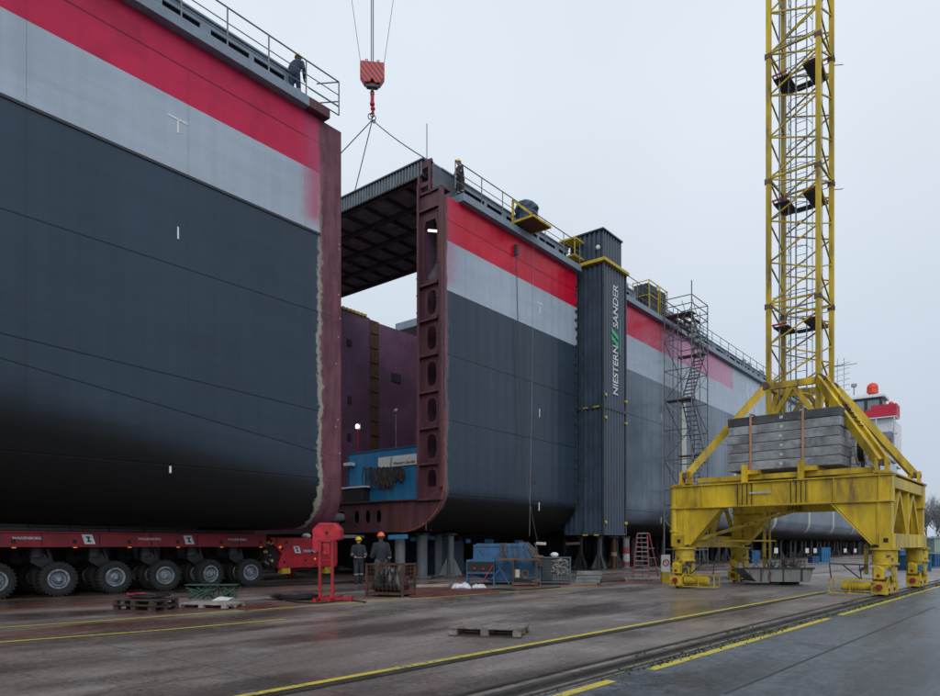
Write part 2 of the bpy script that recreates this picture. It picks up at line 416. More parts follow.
# right dashed line along the asphalt edge
def railpos(px, py):
    g = ground(px, py); return g.y*math.cos(RA)+g.x*math.sin(RA)
mark(3.88, .13, -2, railpos(617, 682)); mark(3.88, .13, railpos(650, 670), railpos(828, 618.5)); mark(3.88, .13, railpos(835, 615), 110)
mark(6.22, .12, -5, railpos(842, 591.5))
# two lines running obliquely towards the blocks
def oblique(pts, w, m, name, z=.0085):
    b = MB()
    for p, q in zip(pts, pts[1:]):
        d = (q-p).normalized(); n = Vector((-d.y, d.x, 0))*w/2
        b.b.faces.new([b.b.verts.new(Vector((r.x, r.y, z))) for r in (p-n, p+n, q+n, q-n)])
    return b.build(name, m)
def pts(*a): return [ground(*q) for q in a]
tag(oblique(pts((-120, 636.5), (200, 614), (480, 594.3), (600, 586)), .13, LINE, 'walkway_line'), kind='structure')
tag(oblique(pts((-120, 651.5), (160, 630.5), (285, 619.5)), .12, LINE, 'walkway_line', .0085), kind='structure')
tag(oblique(pts((350, 614), (545, 598), (640, 589)), .08, mat('faded_line_paint', (.20, .17, .08), .7, var=.3, scale=5, col2=(.13, .12, .11), thr=.5), 'walkway_line'), kind='structure')
# crane rails, let into the ground
SLOT = mat('rail_slot_dirt', (.018, .017, .016), .7, var=.5, scale=6)
RSTEEL = mat('worn_rail_steel', (.10, .095, .09), .35, .6, var=.3, col2=(.07, .04, .025), thr=.6)
RB = mat('rail_bed_concrete', (.19, .16, .14), .75, var=.4, scale=2.5, col2=(.05, .035, .025), thr=.55)
tag(strip('rail_bed', RB, 4.64, 4.03, -20, 120, .0065), kind='structure')
tag(strip('rail_slot', SLOT, 4.27, 4.20, -20, 120, .0105), kind='structure')
tag(strip('rail_slot', SLOT, 4.42, 4.36, -20, 120, .0105), kind='structure')
tag(strip('rail_slot', SLOT, 4.64, 4.615, -20, 120, .0105), kind='structure')
b = MB()
def longbox(b, l, w, z0, z1, a0=-20, a1=120):
    p, q = rail(l, a0, (z0+z1)/2), rail(l, a1, (z0+z1)/2); b.bar(p, q, w, z1-z0)
longbox(b, 4.315, .075, .007, .045)
tag(b.build('crane_rail', RSTEEL), kind='structure')
b = MB(); longbox(b, 4.60, .05, .009, .03); longbox(b, 4.09, .04, .009, .02)
tag(b.build('rail_edge_angle', RSTEEL), kind='structure')
b = MB(); longbox(b, 10.42, .07, .002, .012, 24, 110); tag(b.build('far_crane_rail', RUST), kind='structure')
tag(strip('cable_slot', SLOT, 6.13, 6.03, -5, railpos(868, 595), .0075), kind='structure')
b = MB(); longbox(b, 6.00, .05, .009, .03, -5, railpos(868, 595)); tag(b.build('cable_slot_edge', RSTEEL), kind='structure')
# a pale joint seam in the asphalt
b = MB(); p, q = ground(725, 694), ground(935, 607)
tag(oblique([p, q], .035, mat('tar_seam', (.03, .03, .032), .5), 'asphalt_seam', .0085), kind='structure')
# moss and grass along the rail
def grass():
    b = MB()
    rnd = random.Random(3)
    for i in range(5200):
        a = rnd.uniform(4, 60)
        dens = .5+.5*math.sin(a*1.7)+.5*math.sin(a*.61+1)
        if rnd.random() > .25+.5*dens: continue
        l = rnd.choice([rnd.gauss(4.0, .05), rnd.gauss(4.05, .10), rnd.gauss(4.5, .05) if dens > .9 else rnd.gauss(4.0, .04)])
        p = rail(l, a, .004); h = rnd.uniform(.012, .05); an = rnd.uniform(0, 6.28)
        d = Vector((math.cos(an), math.sin(an), 0))*rnd.uniform(.012, .03)
        vs = [b.b.verts.new(p-d), b.b.verts.new(p+d), b.b.verts.new(p+Vector((d.y*.6, -d.x*.6, h)))]
        b.b.faces.new(vs)
    return b
g = grass().build('grass', mat('moss_green', (.06, .085, .025), .9, var=.5, scale=9))
tag(g, 'moss and short grass growing along the crane rail', 'grass', kind='stuff')
# rust coloured steel plates lying on the yard under the hull edge
PL = mat('rusty_red_plate', (.12, .03, .03), .55, var=.4, scale=1.5, col2=(.18, .12, .10), thr=.58)
def poly_sheet(pxs, th, m, name):
    q = pts(*pxs); b = MB(); 
    A = [b.b.verts.new((p.x, p.y, .01)) for p in q]; B = [b.b.verts.new((p.x, p.y, .01+th)) for p in q]
    b.b.faces.new(B); b.b.faces.new(A[::-1])
    for i in range(len(q)): b.b.faces.new((A[i], A[(i+1) % len(q)], B[(i+1) % len(q)], B[i]))
    return b.build(name, m)
tag(poly_sheet(((385, 590), (480, 587), (500, 593), (412, 598)), .02, PL, 'steel_plate'), 'flat rust red steel plate on the ground right of the wire crate', 'steel plate')
tag(poly_sheet(((232, 607), (268, 603.5), (280, 606.5), (246, 611)), .004, PL, 'paint_stain'), kind='structure')

# ================================================================== HULLS
LH = 19.6
REDM = (.40, .012, .055)
def bilge(l, Hb, rx, zb=2.1, n=10, top=16.62):
    """profile points (x,z) from deck edge down the side and round the bilge"""
    P = [(-l, top), (-l, 14.7), (-l, 12.55), (-l, 9.5), (-l, (9.5+Hb)/2+.01), (-l, Hb)]
    for i in range(1, n+1):
        a = math.pi/2*i/n
        P.append((-l-rx*(1-math.cos(a)), Hb-(Hb-zb)*math.sin(a)))
    P += [(-l-8.4, zb)]
    return P
def shell(name, m, stations, parent, beam=16.9):
    rows = []
    for (y, l, Hb, rx) in stations:
        P = bilge(l, Hb, rx)
        half = [(x, y, z) for x, z in P]
        c = -LH-beam/2
        other = [(2*c-x, y, z) for x, z in P[:-1]][::-1]
        rows.append(half+other)
    b = MB(); b.loft(rows)
    return b.build(name, m, parent, smooth=True)

def deck_edge(parent, y0, y1, open0, open1, post_ys, rail_y0, rail_y1, paint=None, step_open=1.75):
    paint = paint or MGREY
    L = -LH
    b = MB(); b.bb(L-.55, L+.30, y0, y1, 16.64, 16.98)
    b.build('deck_lip', paint, parent, bevel=.012)
    b = MB()
    x0, x1 = L-.62, L-.56
    b.bb(x0, x1, open0, open1, 16.985, 17.42); b.bb(x0, x1, open0, open1, 17.84, 18.06)
    b.bb(x0-.12, x1+.06, open0, open1, 18.063, 18.12)
    y = open0; i = 0
    while y < open1:
        w = .18 if i % 3 else .36
        b.bb(x0+.003, x1-.003, y, min(y+w, open1), 17.421, 17.839); y += step_open*(1 if i % 2 else .8); i += 1
    b.build('coaming', paint, parent)
    b = MB(); b.bb(x0-.9, x0-.06, open0, open1, 16.9, 18.10); b.build('slot_dark_backing', BLACK, parent)  # black box added behind the slots to keep them dark
    b = MB(); n = 0
    xr = L+.24
    for y in post_ys: b.tube((xr, y, 16.97), (xr, y, 18.2), .026, n=6)
    b.tube((xr, rail_y0, 18.2), (xr, rail_y1, 18.2), .026, n=6)
    b.tube((xr, rail_y0, 17.72), (xr, rail_y1, 17.72), .017, n=6); b.tube((xr, rail_y0, 17.32), (xr, rail_y1, 17.32), .017, n=6)
    return b.build('guard_rail', mat('rail_grey', (.16, .18, .20), .5), parent)

# ---- left block
LB = empty('hull_block', 'nearest hull block at left, raw primer strip down its cut end, above the red trailer', 'ship hull', (0, 0, 0))
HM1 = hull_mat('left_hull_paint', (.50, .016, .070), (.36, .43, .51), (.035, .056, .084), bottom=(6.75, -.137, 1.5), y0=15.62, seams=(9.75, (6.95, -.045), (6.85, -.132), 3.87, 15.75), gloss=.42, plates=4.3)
def hb(y): return max(3.5, 6.9-.204*y)
def rxl(y): return max(1.25, 4.2-.19*y)
st = [(y, LH, hb(y), rxl(y)) for y in (-12, -6, 0, 3, 6, 9, 12, 14.5, 16.66)]
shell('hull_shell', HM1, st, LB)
# end bulkhead, decks
b = MB(); P = bilge(LH, hb(16.66), rxl(16.66)); c = -LH-8.45
ring = [(x+ (.01 if x>-19.7 else 0) , z) for x, z in P]+[(2*c-x, z) for x, z in P[:-1]][::-1]
b.b.faces.new([b.b.verts.new((x, 16.64, z)) for x, z in ring]); b.build('end_frame', PRIM, LB)
b = MB(); b.bb(-LH-16.3, -LH-.6, -12, 16.6, 16.5, 16.6); b.build('deck_plate', MGREY, LB)
deck_edge(LB, -12, 15.0, -12, 14.85, [-3.1+1.5*i for i in range(13)], -12, 16.35)
b = MB()  # primer-coloured tail of lip and raised end piece
b.bb(-LH-.55, -LH+.30, 15.003, 15.9, 16.64, 16.98); b.build('lip_end', PRIM, LB, bevel=.012)
b = MB(); b.prism([(14.0, 16.62), (16.66, 16.62), (16.66, 16.9), (15.6, 17.1), (15.2, 17.62), (14.0, 17.62)], .08, (-LH-.66, 0, 0), (0, 1, 0), (0, 0, 1)); b.build('coaming_end', PRIM, LB)
b = MB(); xr = -LH+.24
for z in (18.2, 17.3): b.tube((xr, 15.0, z), (xr+.0, 16.35, z), .02, n=6)
b.tube((xr, 16.35, 18.2), (xr, 16.35, 17.0), .026, n=6); b.tube((xr, 16.35, 17.0), (xr, 15.2, 17.0), .022, n=6)
b.tube((xr, 16.35, 18.2), (xr-.7, 15.9, 18.2), .022, n=6); b.tube((xr, 16.35, 17.5), (xr-.7, 15.9, 17.5), .022, n=6)
b.build('rail_end', mat('rail_grey', (.16, .18, .20)), LB)
b = MB(); b.bb(-LH, -LH+.035, -12, 15.7, 12.50, 12.58); b.build('rubbing_bar', mat('rubbing_bar_paint', (.03, .035, .04), .5), LB)
b = MB()
for (px, py, w_, h_) in ((178, 119.5, .62, .055), (178, 127, .055, .36), (178, 233, .05, .36), (170.5, 469.5, .04, .2)):
    p = lat(px, LH, py)
    if w_ > h_:
        b.box((-LH+.006, p.y, p.z), (.012, w_, h_))
    else: b.box((-LH+.006 + (-.02 if py > 400 else 0), p.y, p.z), (.012 if py < 400 else .06, w_, h_))
b.build('weld_mark', WHITE, LB)
b = MB(); rn = random.Random(5)
for i in range(9): b.box((-LH+.01, 16.5+rn.uniform(-.1, .1), rn.uniform(3.8, 13)), (.03, .05, .06))
b.build('lifting_lug', mat('lug_steel', (.28, .25, .25), .5), LB)

# ---- middle block
MBk = empty('hull_block', 'open hull block in the middle with dark roof, brown web frame and bright red band', 'ship hull')
Y0, Y1 = 22.4, 33.6
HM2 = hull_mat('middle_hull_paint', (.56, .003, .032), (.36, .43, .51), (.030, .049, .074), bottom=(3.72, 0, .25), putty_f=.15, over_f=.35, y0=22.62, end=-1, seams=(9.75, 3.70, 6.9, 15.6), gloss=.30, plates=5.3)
rxm = 2.6
rows = []
for y in (Y0, 26, 30, Y1): rows.append([(x, y, z) for x, z in bilge(LH, 4.05, rxm)]+[(x, y, z) for x, z in [(2*(-LH-8.45)-x, z) for x, z in bilge(LH, 4.05, rxm)[:-1]][::-1]])
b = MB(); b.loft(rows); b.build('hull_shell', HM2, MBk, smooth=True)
# inner walls and tank top
b = MB(); b.bb(-LH-1.50, -LH-1.42, Y0, Y1, 3.5, 17.2); b.build('inner_wall', PRIMD, MBk)
b = MB(); b.bb(-LH-15.5, -LH-15.42, Y0, 32.3, 3.5, 17.0); b.bb(-LH-15.5, -LH-15.42, 33.1, 36.68, 3.5, 16.85)
b.build('far_wing_wall', PRIMD, MBk)
b = MB(); b.bb(-LH-15.47, -LH-15.38, 32.3, 33.1, 3.5, 16.9)
for z in range(4, 17): b.bb(-LH-15.40, -LH-15.33, 32.35, 33.05, z, z+.08)
b.build('wall_joint', mat('rusty_primer', (.085, .04, .035), .8, var=.5, scale=4, col2=(.10, .05, .02), thr=.5), MBk)
b = MB()
for (px, py, w_, h_) in ((349.5, 343, .35, .45), (349.5, 400, .3, .5), (349, 437, .3, .5), (396, 378, .9, .6)):
    p = lat(px, LH+15.4, py); b.box((p.x+.02, p.y, p.z), (.05, w_, h_))
b.build('wall_opening', mat('opening_dark', (.03, .02, .026), .8), MBk)
b = MB(); b.bb(-LH-15.4, -LH-1.5, Y0+.1, Y1, 3.42, 3.5); b.build('tank_top', PRIM, MBk)
# web frame of the near wing
b = MB(); XI = -LH-1.42; XO = -LH-.02
zs = [3.5, 5.05, 6.62, 8.2, 9.8, 11.35, 12.9]
hc = []
for z0, z1 in zip(zs, zs[1:]):
    b.holeplate(XI, XO, z0, z1, Y0-.01, (XI+XO)/2, (z0+z1)/2, .26, .52)
b.holeplate(XI, XO, 12.9, 16.2, Y0-.01, (XI+XO)/2-.08, 14.45, .38, 1.3, e=14)
b.bb(XI, XO, Y0-.01, Y0+.02, 16.2, 16.9)
b.build('web_frame', PRIM, MBk)
b = MB(); b.bb(-LH-15.4, XI-.2, Y0+.9, Y0+.95, 2.15, 3.4); b.build('hole_backing', DGREY, MBk)  # dark plate added behind the floor holes to shut out the sky
b = MB()
for z in zs+[16.2]: b.bb(XI-.04, XO-.03, Y0-.16, Y0-.012, z-.04, z+.04)
b.bb(XI-.03, XI+.09, Y0-.20, Y0-.165, 3.45, 17.4); b.bb(XO-.14, XO+.015, Y0-.20, Y0-.165, 4.0, 16.9)
b.bb(XI-.02, XI+.02, Y0-.165, Y0-.012, 3.45, 17.4); b.bb(XO-.03, XO+.01, Y0-.165, Y0-.012, 4.0, 16.9)
rn = random.Random(2)
for i in range(34): b.box((XI-.07, Y0-.12, 3.8+i*.38), (.10, .05, .05)) if i % 2 else b.box((XO-.2, Y0-.2, 3.8+i*.38), (.08, .05, .05))
b.build('frame_flange', PRIM, MBk)
b = MB()
# bilge bracket + floor plates with holes
P = [(x, z) for x, z in bilge(LH, 4.05, rxm)]
arc = [q for q in P if q[1] <= 4.06]
xb = arc[-2][0]
poly = [(XI, 3.5)]+[(XO, 3.5) if False else (-LH-.02, 4.05)]+[(x-.0, z+.02) for x, z in arc[1:-1]]+[(xb, 3.5)]
poly = [(-LH-1.42, 4.05), (-LH-.02, 4.05)]+[(x-.02, z+.02) for x, z in arc[1:-1]]+[(xb-.1, 2.12), (xb-.1, 3.5), (-LH-1.42, 3.5)]
b.b.faces.new([b.b.verts.new((x, Y0-.005, z)) for x, z in poly])
def planex(px, y):
    tx = (px-CX)/F; z = y/(math.sin(YAW)*tx+math.cos(YAW)); return (RX*(tx*z)+FW*z).x
hx4 = [planex(px, Y0) for px in (379, 368, 357, 342, 326, 311, 296)]
b.bb(hx4[0]+.26, xb-.1, Y0-.01, Y0+.01, 2.12, 3.5)
edges = [hx4[0]+.26]+[(p+q)/2 for p, q in zip(hx4, hx4[1:])]+[hx4[-1]-.4]
for i, h_ in enumerate(hx4): b.holeplate(edges[i+1], edges[i], 2.12, 3.5, Y0-.01, h_, 2.85, .155 if i != 3 else .27, .30, e=2.4)
b.bb(-LH-15.5, edges[-1], Y0-.01, Y0+.01, 2.12, 3.5)
b.build('floor_plate', PRIM, MBk)
b = MB()
b.bb(-LH-15.5, -LH-.5, Y0-.14, Y0+.3, 3.505, 3.56); b.bb(-LH-15.5, xb, Y0-.10, Y0-.012, 2.085, 2.125)
x = XI+.4
while x > hx4[0]+.5:
    b.bb(x-.03, x, Y0-.07, Y0-.012, 2.15, 3.5); x -= .75
b.build('floor_stiffener', PRIM, MBk)
b = MB()  # rust edge of the bilge plate
pr = [(-LH-.0, 7.4), (-LH, 5.5)]+[q for q in arc]
for p_, q_ in zip(pr, pr[1:-1]): b.bar((p_[0]-.012, Y0-.03, p_[1]), (q_[0]-.012, Y0-.03, q_[1]), .05, .05)
b.build('cut_edge', mat('orange_rust', (.26, .085, .025), .85, var=.5, scale=4), MBk)
pc = lat(341, LH+5.55, 517)
b = MB(); pc.x = hx4[3]; b.tube((pc.x+.02, Y0-.75, 2.85), (pc.x, Y0+.6, 2.85), .21, n=20); b.ring((pc.x+.02, Y0-.75, 2.85), .19, .03, n=20)
b.build('shaft_pipe', CYL, MBk, smooth=True)
# roof / hatch deck spanning the hold
RZ = 17.85
b = MB(); b.bb(-LH-16.9, -LH-.6, Y0, 29.9, RZ+.25, RZ+.33); b.build('roof_plate', MGREY, MBk)
b = MB()
for i in range(5): b.bb(-LH-16.9, -LH-1.5, Y0+.25+i*1.82-.06, Y0+.25+i*1.82+.06, RZ-.06, RZ+.249)
for i in range(12): b.bb(-LH-16.8+i*1.4, -LH-16.7+i*1.4, Y0+.02, 29.88, RZ+.02, RZ+.245)
b.build('roof_beam', ROOFM, MBk)
b = MB(); b.bb(-LH-16.88, -LH-1.4, Y0+.02, 29.88, RZ+.2, RZ+.244); b.build('roof_lining', LIN, MBk)
b = MB(); b.bb(-LH-16.9, -LH-1.3, Y0-.06, Y0-.01, RZ-.02, RZ+.62)
x = -LH-16.9
while x < -LH-1.3: b.bb(x, x+.09, Y0-.11, Y0-.061, RZ, RZ+.60); x += .19
b.build('roof_fascia', mat('fascia_grey', (.13, .16, .19), .5), MBk)
b = MB(); b.bb(-LH-16.9, -LH-1.1, Y0-.16, Y0+.2, RZ+.623, RZ+.69); b.build('fascia_cap', mat('cap_grey', (.06, .075, .09), .5), MBk)
# top of the wing: posts carrying the roof
b = MB(); b.bb(-LH-1.5, -LH-1.38, Y0-.1, Y0+.1, 16.9, 18.5); b.bb(-LH-.86, -LH-.72, Y0-.1, Y0+.1, 16.9, 18.3)
b.bb(-LH-1.5, -LH-.72, Y0-.06, Y0+.06, 18.1, 18.42); b.bb(-LH-1.5, -LH-.05, Y0-.1, Y0+.5, 16.93, 17.02); b.bb(-LH-1.45, -LH-.6, Y0-.04, Y0+.02, 17.3, 17.5)
b.build('wing_post', PRIM, MBk)
deck_edge(MBk, Y0+.95, Y1-.0, Y0+.4, Y1, [Y0+.45, Y0+2.3, Y0+3.9, Y0+5.7, Y0+7.6, Y0+9.4, Y0+11.1], Y0+.45, Y1)
b = MB(); b.bb(-LH-1.3, -LH-1.0, Y0+.2, Y1, 18.0, 18.28); b.build('hatch_packing', mat('pale_packing', (.33, .31, .24), .8, var=.3), MBk)
b = MB(); b.bb(-LH-.62, -LH-.55, Y0-.08, Y0+1.4, 17.02, 18.02); b.build('coaming_bracket', mat('bracket_grey', (.09, .11, .13), .5), MBk)
p = lat(432, LH+.75, 213); b = MB(); b.bar((XI+.15, Y0+.35, 15.55), (XI+.95, Y0+.45, 15.30), .05, .09); b.build('tube_light', TUBEL, MBk)
b = MB(); b.bb(XI, XO, Y0+.9, Y0+.95, 12.0, 16.6); b.build('inner_web', DGREY, MBk)
b = MB(); b.bar((XI+.2, Y0+.6, 13.3), (XI+1.1, Y0+.7, 14.3), .3, .5); b.build('duct', mat('duct_grey', (.12, .13, .14)), MBk)
b = MB()
for (px, py, w_, h_) in ((540, 303.5, .5, .05), (540, 310, .05, .36), (539.5, 413, .05, .42), (539, 506.5, .05, .42)):
    q = lat(px, LH, py); b.box((-LH+.006, q.y, q.z), (.012 if py < 450 else .03, w_, h_))
b.build('weld_mark', WHITE, MBk)
b = MB(); q = lat(534, LH, 478); b.box((-LH+.01, q.y, q.z), (.03, .45, .5)); b.build('hull_fitting', DGREY, MBk, bevel=.03)
b = MB(); rn = random.Random(8)
for i in range(26): b.box((-LH+.03, Y1-.12+rn.uniform(-.08, .08), 3.9+i*.48), (.08, .12, .14))
b.build('joint_clamp', DGREY, MBk)
b = MB()
for i in range(7): q = -LH-15.4; yy = 29.9+i*.32; b.box((q, yy, 17.06), (.2, .2, .16))
b.build('yellow_clamp', YEL2, MBk)

# ---- far hull
FB = empty('ship_hull', 'long far hull behind the lift tower, red band fading to pink, with pale block joints', 'ship hull')
HM3 = hull_mat('far_hull_paint', (.52, .008, .050), (.35, .42, .50), (.060, .088, .125), bottom=(3.2, 0, .5), seams=(9.75, 3.7), gloss=.26, pink=(45.5, 59.6, (.48, .17, .30)), joints=((48.6, 49.5), (72, 72.8), (85.5, 86.3), (98, 98.8), (111, 111.8), (60, 60.5)), plates=6.1, cloud_sheen=.22)
stn = [(y, LH, 4.05, 2.6) for y in (36.7, 45, 60, 80, 100, 120, 132)]+[(150, LH, 4.05, 2.6), (160, LH+.8, 6, 4), (170, LH+2.4, 11, 6)]
rows = []
for (y, l, Hb, rx) in stn:
    zb = 2.1 if y < 151 else 2.1+(y-150)*.3
    P = bilge(l, Hb, rx, zb=zb); half = [(x, y, z) for x, z in P]; c = -LH-8.45
    rows.append(half+[(2*c-x, y, z) for x, z in P[:-1]][::-1])
b = MB(); b.loft(rows)
b.b.faces.new([v for v in b.b.verts[-len(rows[0]):]] if False else [b.b.verts.new(p) for p in rows[-1]])
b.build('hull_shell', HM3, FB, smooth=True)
deck_edge(FB, 36.7, 150, 36.7, 140, [36.9+1.9*i for i in range(56)], 36.9, 142)
b = MB(); b.bb(-LH-16.3, -LH-.6, 44, 150, 16.5, 16.6); b.build('deck_plate', MGREY, FB)
b = MB(); b.bb(-LH-17.4, -LH-1.3, 36.7, 43, 17.55, 18.1)
b.build('hatch_roof', MGREY, FB)
b = MB(); b.bb(-LH-15.46, -LH-15.3, 36.69, 60, 3.5, 16.8); b.bb(-LH-16.5, -LH-1.5, 60, 60.1, 3.5, 16.6); b.bb(-LH-1.5, -LH-1.42, 36.7, 60, 3.5, 17); b.build('hold_wall', PRIMD, FB)
FITM = mat('fitting_grey', (.24, .28, .32), .55, var=.25); rn = random.Random(4); y = 38.
while y < 138:
    h_ = rn.uniform(.25, .75); w_ = rn.uniform(.4, 1.2); b = MB(); b.bb(-LH-1.5, -LH-.9, y, y+w_, 17.7, 18.0+h_); b.build('deck_fitting', FITM, FB, bevel=.03)
    if rn.random() < .6: b = MB(); b.bb(-LH-.54, -LH-.35, y+.2, y+.5, 16.985, 17.9); b.build('deck_post', FITM, FB)
    y += w_+rn.uniform(.5, 1.6)
# painted name letter
q = lat(745, LH, 392.5); q2 = lat(760, LH, 392.5)
text('W', 'name_letter', mat('letter_white', (.52, .58, .64), .5, var=.25), FB, (-LH+.01, q.y, 12.9), (0, 1, 0), (0, 0, 1), 4.2, 2.9)
b = MB()
for px in (540,): pass
for (px, py) in ((661, 417), (661, 520), (700, 470)):
    q = lat(px, LH, py); b.box((-LH+.01, q.y, q.z), (.02, .06, .45))
b.build('weld_mark', WHITE, FB)
# superstructure at the stern
sy = 150.
zl_ = CH+(HY-418)/F*(sy/(math.sin(YAW)*((880-CX)/F)+math.cos(YAW)))
b = MB(); b.bb(-36.2, -19.9, sy, sy+11, 16.6, zl_-.2); b.build('deckhouse', mat('deckhouse_white', (.74, .76, .78), .5, var=.1, scale=.4), FB, bevel=.1)
def colx(px, y):  # x of the plane y = const at column px
    tx = (px-CX)/F
    # p = RX*tx*z + FW*z ; p.y = y
    z = y/(math.sin(YAW)*tx+math.cos(YAW)); return (RX*(tx*z)+FW*z).x, z
def colp(px, py, y):
    x, z = colx(px, y); return x, CH+(HY-py)/F*z
x0, z0 = colp(857, 421, sy); x1, z1 = colp(897, 403, sy)
SW = mat('signal_red_paint', (.50, .01, .04), .5, var=.15)
xa, za = colp(838, 419, sy); xb_, zb_ = colp(897.5, 406, sy)
zt = colp(866, 411.5, sy)[1]; zl = colp(880, 418, sy)[1]
b = MB(); b.bb(xa, xb_, sy-1.2, sy-1.1, zl, zt); b.bb(xb_-.1, xb_, sy-1.1, sy+3, zl, colp(880, 406, sy)[1]); b.bb(colp(872, 0, sy)[0], xb_, sy-1.22, sy-1.08, zt-.01, colp(880, 406, sy)[1])
b.build('bridge_wing', SW, FB)
b = MB(); b.bb(xa, xb_, sy-1.2, sy+3, zl-.15, zl-.01); b.build('wing_deck', WHITE, FB)
wx0 = colp(841, 0, sy)[0]; wx1 = colp(884, 0, sy)[0]; wz0 = zl; wz1 = colp(870, 398.5, sy)[1]
b = MB(); b.prism([(wx0, wz0), (wx1, wz0), (wx1-.3, wz1), (wx0, wz1)], 5, (0, sy+2.2, 0), (1, 0, 0), (0, 0, 1)); b.build('wheelhouse', mat('wheelhouse_dark', (.025, .035, .05), .35), FB)
b = MB(); b.bb(wx0-.5, wx1+.2, sy-.9, sy+5, wz1, wz1+.55); b.bb(wx0, wx1-2.5, sy-.2, sy+4.2, wz1+.551, wz1+1.0); b.build('wheelhouse_roof', WHITE, FB, bevel=.08)
for (pa, pb) in ((853, 864.5), (868, 879.5)):
    b = MB(); xA = colp(pa, 0, sy)[0]; xB = colp(pb, 0, sy)[0]; b.bb(xA, xB, sy-.40, sy-.31, zl+1.0, wz1-.45); b.build('wheelhouse_window', mat('window_glass', (.20, .25, .29), .15, var=.3, scale=.3), FB)
b = MB(); xd, zd = colp(872, 387.5, sy); b.tube((xd, sy+.5, wz1+1.0), (xd, sy+.5, zd-.3), 1.0, n=16); b.ball((xd, sy+.5, zd), .98, (1, 1, 1.0), 16, 10); b.build('radar_dome', ORNG, FB, smooth=True)
b = MB(); xd, zd = colp(891, 403.5, sy); b.ball((xd, sy, zd), .42); b.tube((xd, sy, zd-1), (xd, sy, zd), .25); b.build('lamp_cover', ORNG, FB, smooth=True)
b = MB(); xd, _ = colp(854, 0, sy); b.tube((xd, sy, wz1), (xd, sy, colp(854, 387, sy)[1]), .12); b.tube((xd, sy, colp(854, 387, sy)[1]), (xd, sy, colp(854, 384, sy)[1]), .5, n=12); b.build('compass_post', LGREY, FB)
b = MB(); xl, _ = colp(843, 0, sy+6)
zt2 = colp(843, 358, sy+6)[1]; z00 = colp(843, 398, sy+6)[1]
for k in (0, 1.2): b.tube((xl-1+k, sy+6, z00-3), (xl-1+k, sy+6, zt2), .09)
for i in range(7): b.tube((xl-2.2, sy+6, z00+i*1.1), (xl+1.2, sy+6, z00+i*1.1+.5), .07)
b.tube((xl-3, sy+6, zt2-1.5), (xl+2.5, sy+6, zt2-1.5), .1)
b.build('signal_mast', mat('mast_white', (.5, .52, .55)), FB)
b = MB(); xA, zA = colp(878, 440, sy); xB = colp(893, 0, sy)[0]; b.tube((xA, sy-.8, zA), (xB, sy-.8, zA), 1.3, n=18); b.build('lifeboat', mat('lifeboat_grey', (.13, .15, .18), .5), FB, smooth=True)
b = MB()
for px in (877, 895):
    xA = colp(px, 0, sy)[0]; b.tube((xA, sy-1, 17), (xA, sy-1, zl-.1), .14)
for z in (19.4, 22.2): b.bb(colp(842, 0, sy)[0], xb_, sy-1.0, sy-.01, z, z+.15)
for px in range(842, 897, 4):
    xA = colp(px, 0, sy)[0]; b.tube((xA, sy-1, 22.3), (xA, sy-1, 23.4), .05)
b.build('stair_rail', mat('rail_white', (.5, .53, .56)), FB)

# ================================================================== LIFT TOWER
TW = empty('lift_tower', 'tall dark corrugated steel tower with white and green lettering, hung on the hull side', 'access tower', (0, 0, 0))
TX = -18.1; TY0, TY1 = 33.95, 36.56; TB = -20.6
def corr_box(x0, x1, y0, y1, z0, z1, pitch=.31, d=.10):
    b = MB(); pts_ = []
    def side(a, c):
        a = Vector(a); c = Vector(c); L = (c-a).length; n = max(2, round(L/pitch)); u = (c-a)/L; nn = Vector((u.y, -u.x))
        for i in range(n):
            for f_, o_ in ((0, 0), (.36, 0), (.50, 1), (.86, 1)):
                p = a+u*((i+f_)*L/n)-nn*d*o_; pts_.append((p.x, p.y))
    side((x0, y0), (x1, y0)); side((x1, y0), (x1, y1)); side((x1, y1), (x0, y1)); side((x0, y1), (x0, y0))
    b.loft([[(p[0], p[1], z0) for p in pts_], [(p[0], p[1], z1) for p in pts_]], closed=True, caps=True)
    return b
def tower_seg(z0, z1, name='container_panel', x0=TB, y0=TY0, x1=TX, y1=TY1): corr_box(x0, x1, y0, y1, z0, z1).build(name, CORR, TW)
tower_seg(2.15, 9.05); tower_seg(9.15, 17.0)
tower_seg(17.2, 18.95, x0=TB+.2, y0=TY0+.28, x1=TX-.22, y1=TY1-.12)
b = MB()
for (x, y) in ((TX+.01, TY0-.01), (TX+.01, TY1+.01), (-19.4, TY0-.01)): b.bb(x-.09, x+.02, y-.05, y+.05, 2.10, 17.0)
for z in (2.06, 9.04, 9.12): b.bb(TB, TX+.02, TY0-.03, TY1+.03, z, z+.09)
b.build('corner_post', mat('post_dark', (.04, .052, .065), .5), TW)
b = MB(); b.bb(TB-.1, TX+.16, TY0-.22, TY1+.16, 17.02, 17.2); b.build('yellow_band', YEL2, TW, bevel=.02)
b = MB(); b.bb(TB+.15, TX-.15, TY0+.2, TY1-.05, 18.95, 19.03); b.build('top_cap', mat('post_dark', (.04, .052, .065)), TW)
b = MB()  # small platform on the near side
for z in (17.5, 18.45):
    b.bb(-20.5, -19.5, TY0-.75, TY0+.25, z, z+.10)
for x, y in ((-20.5, TY0-.75), (-19.5, TY0-.75)): b.bar((x, y, 17.5), (x, y, 18.5), .05)
b.build('side_platform', YEL2, TW)
b = MB(); b.ball((TX-.5, TY0+.24, 18.0), .13); b.build('white_lamp', WHITE, TW)
b = MB()
for z in (2.75, 8.5, 9.75):
    for y in (TY0+.12, TY1-.02): b.tube((TX-.02, y, z), (TX+.09, y, z), .085, n=12)
for x in (-19.2, -18.5): b.bb(x-.2, x+.1, TY0-.06, TY0-.02, 2.02, 2.09); b.bb(x-.25, x+.1, TY0-.06, TY0-.02, 9.1, 9.16)
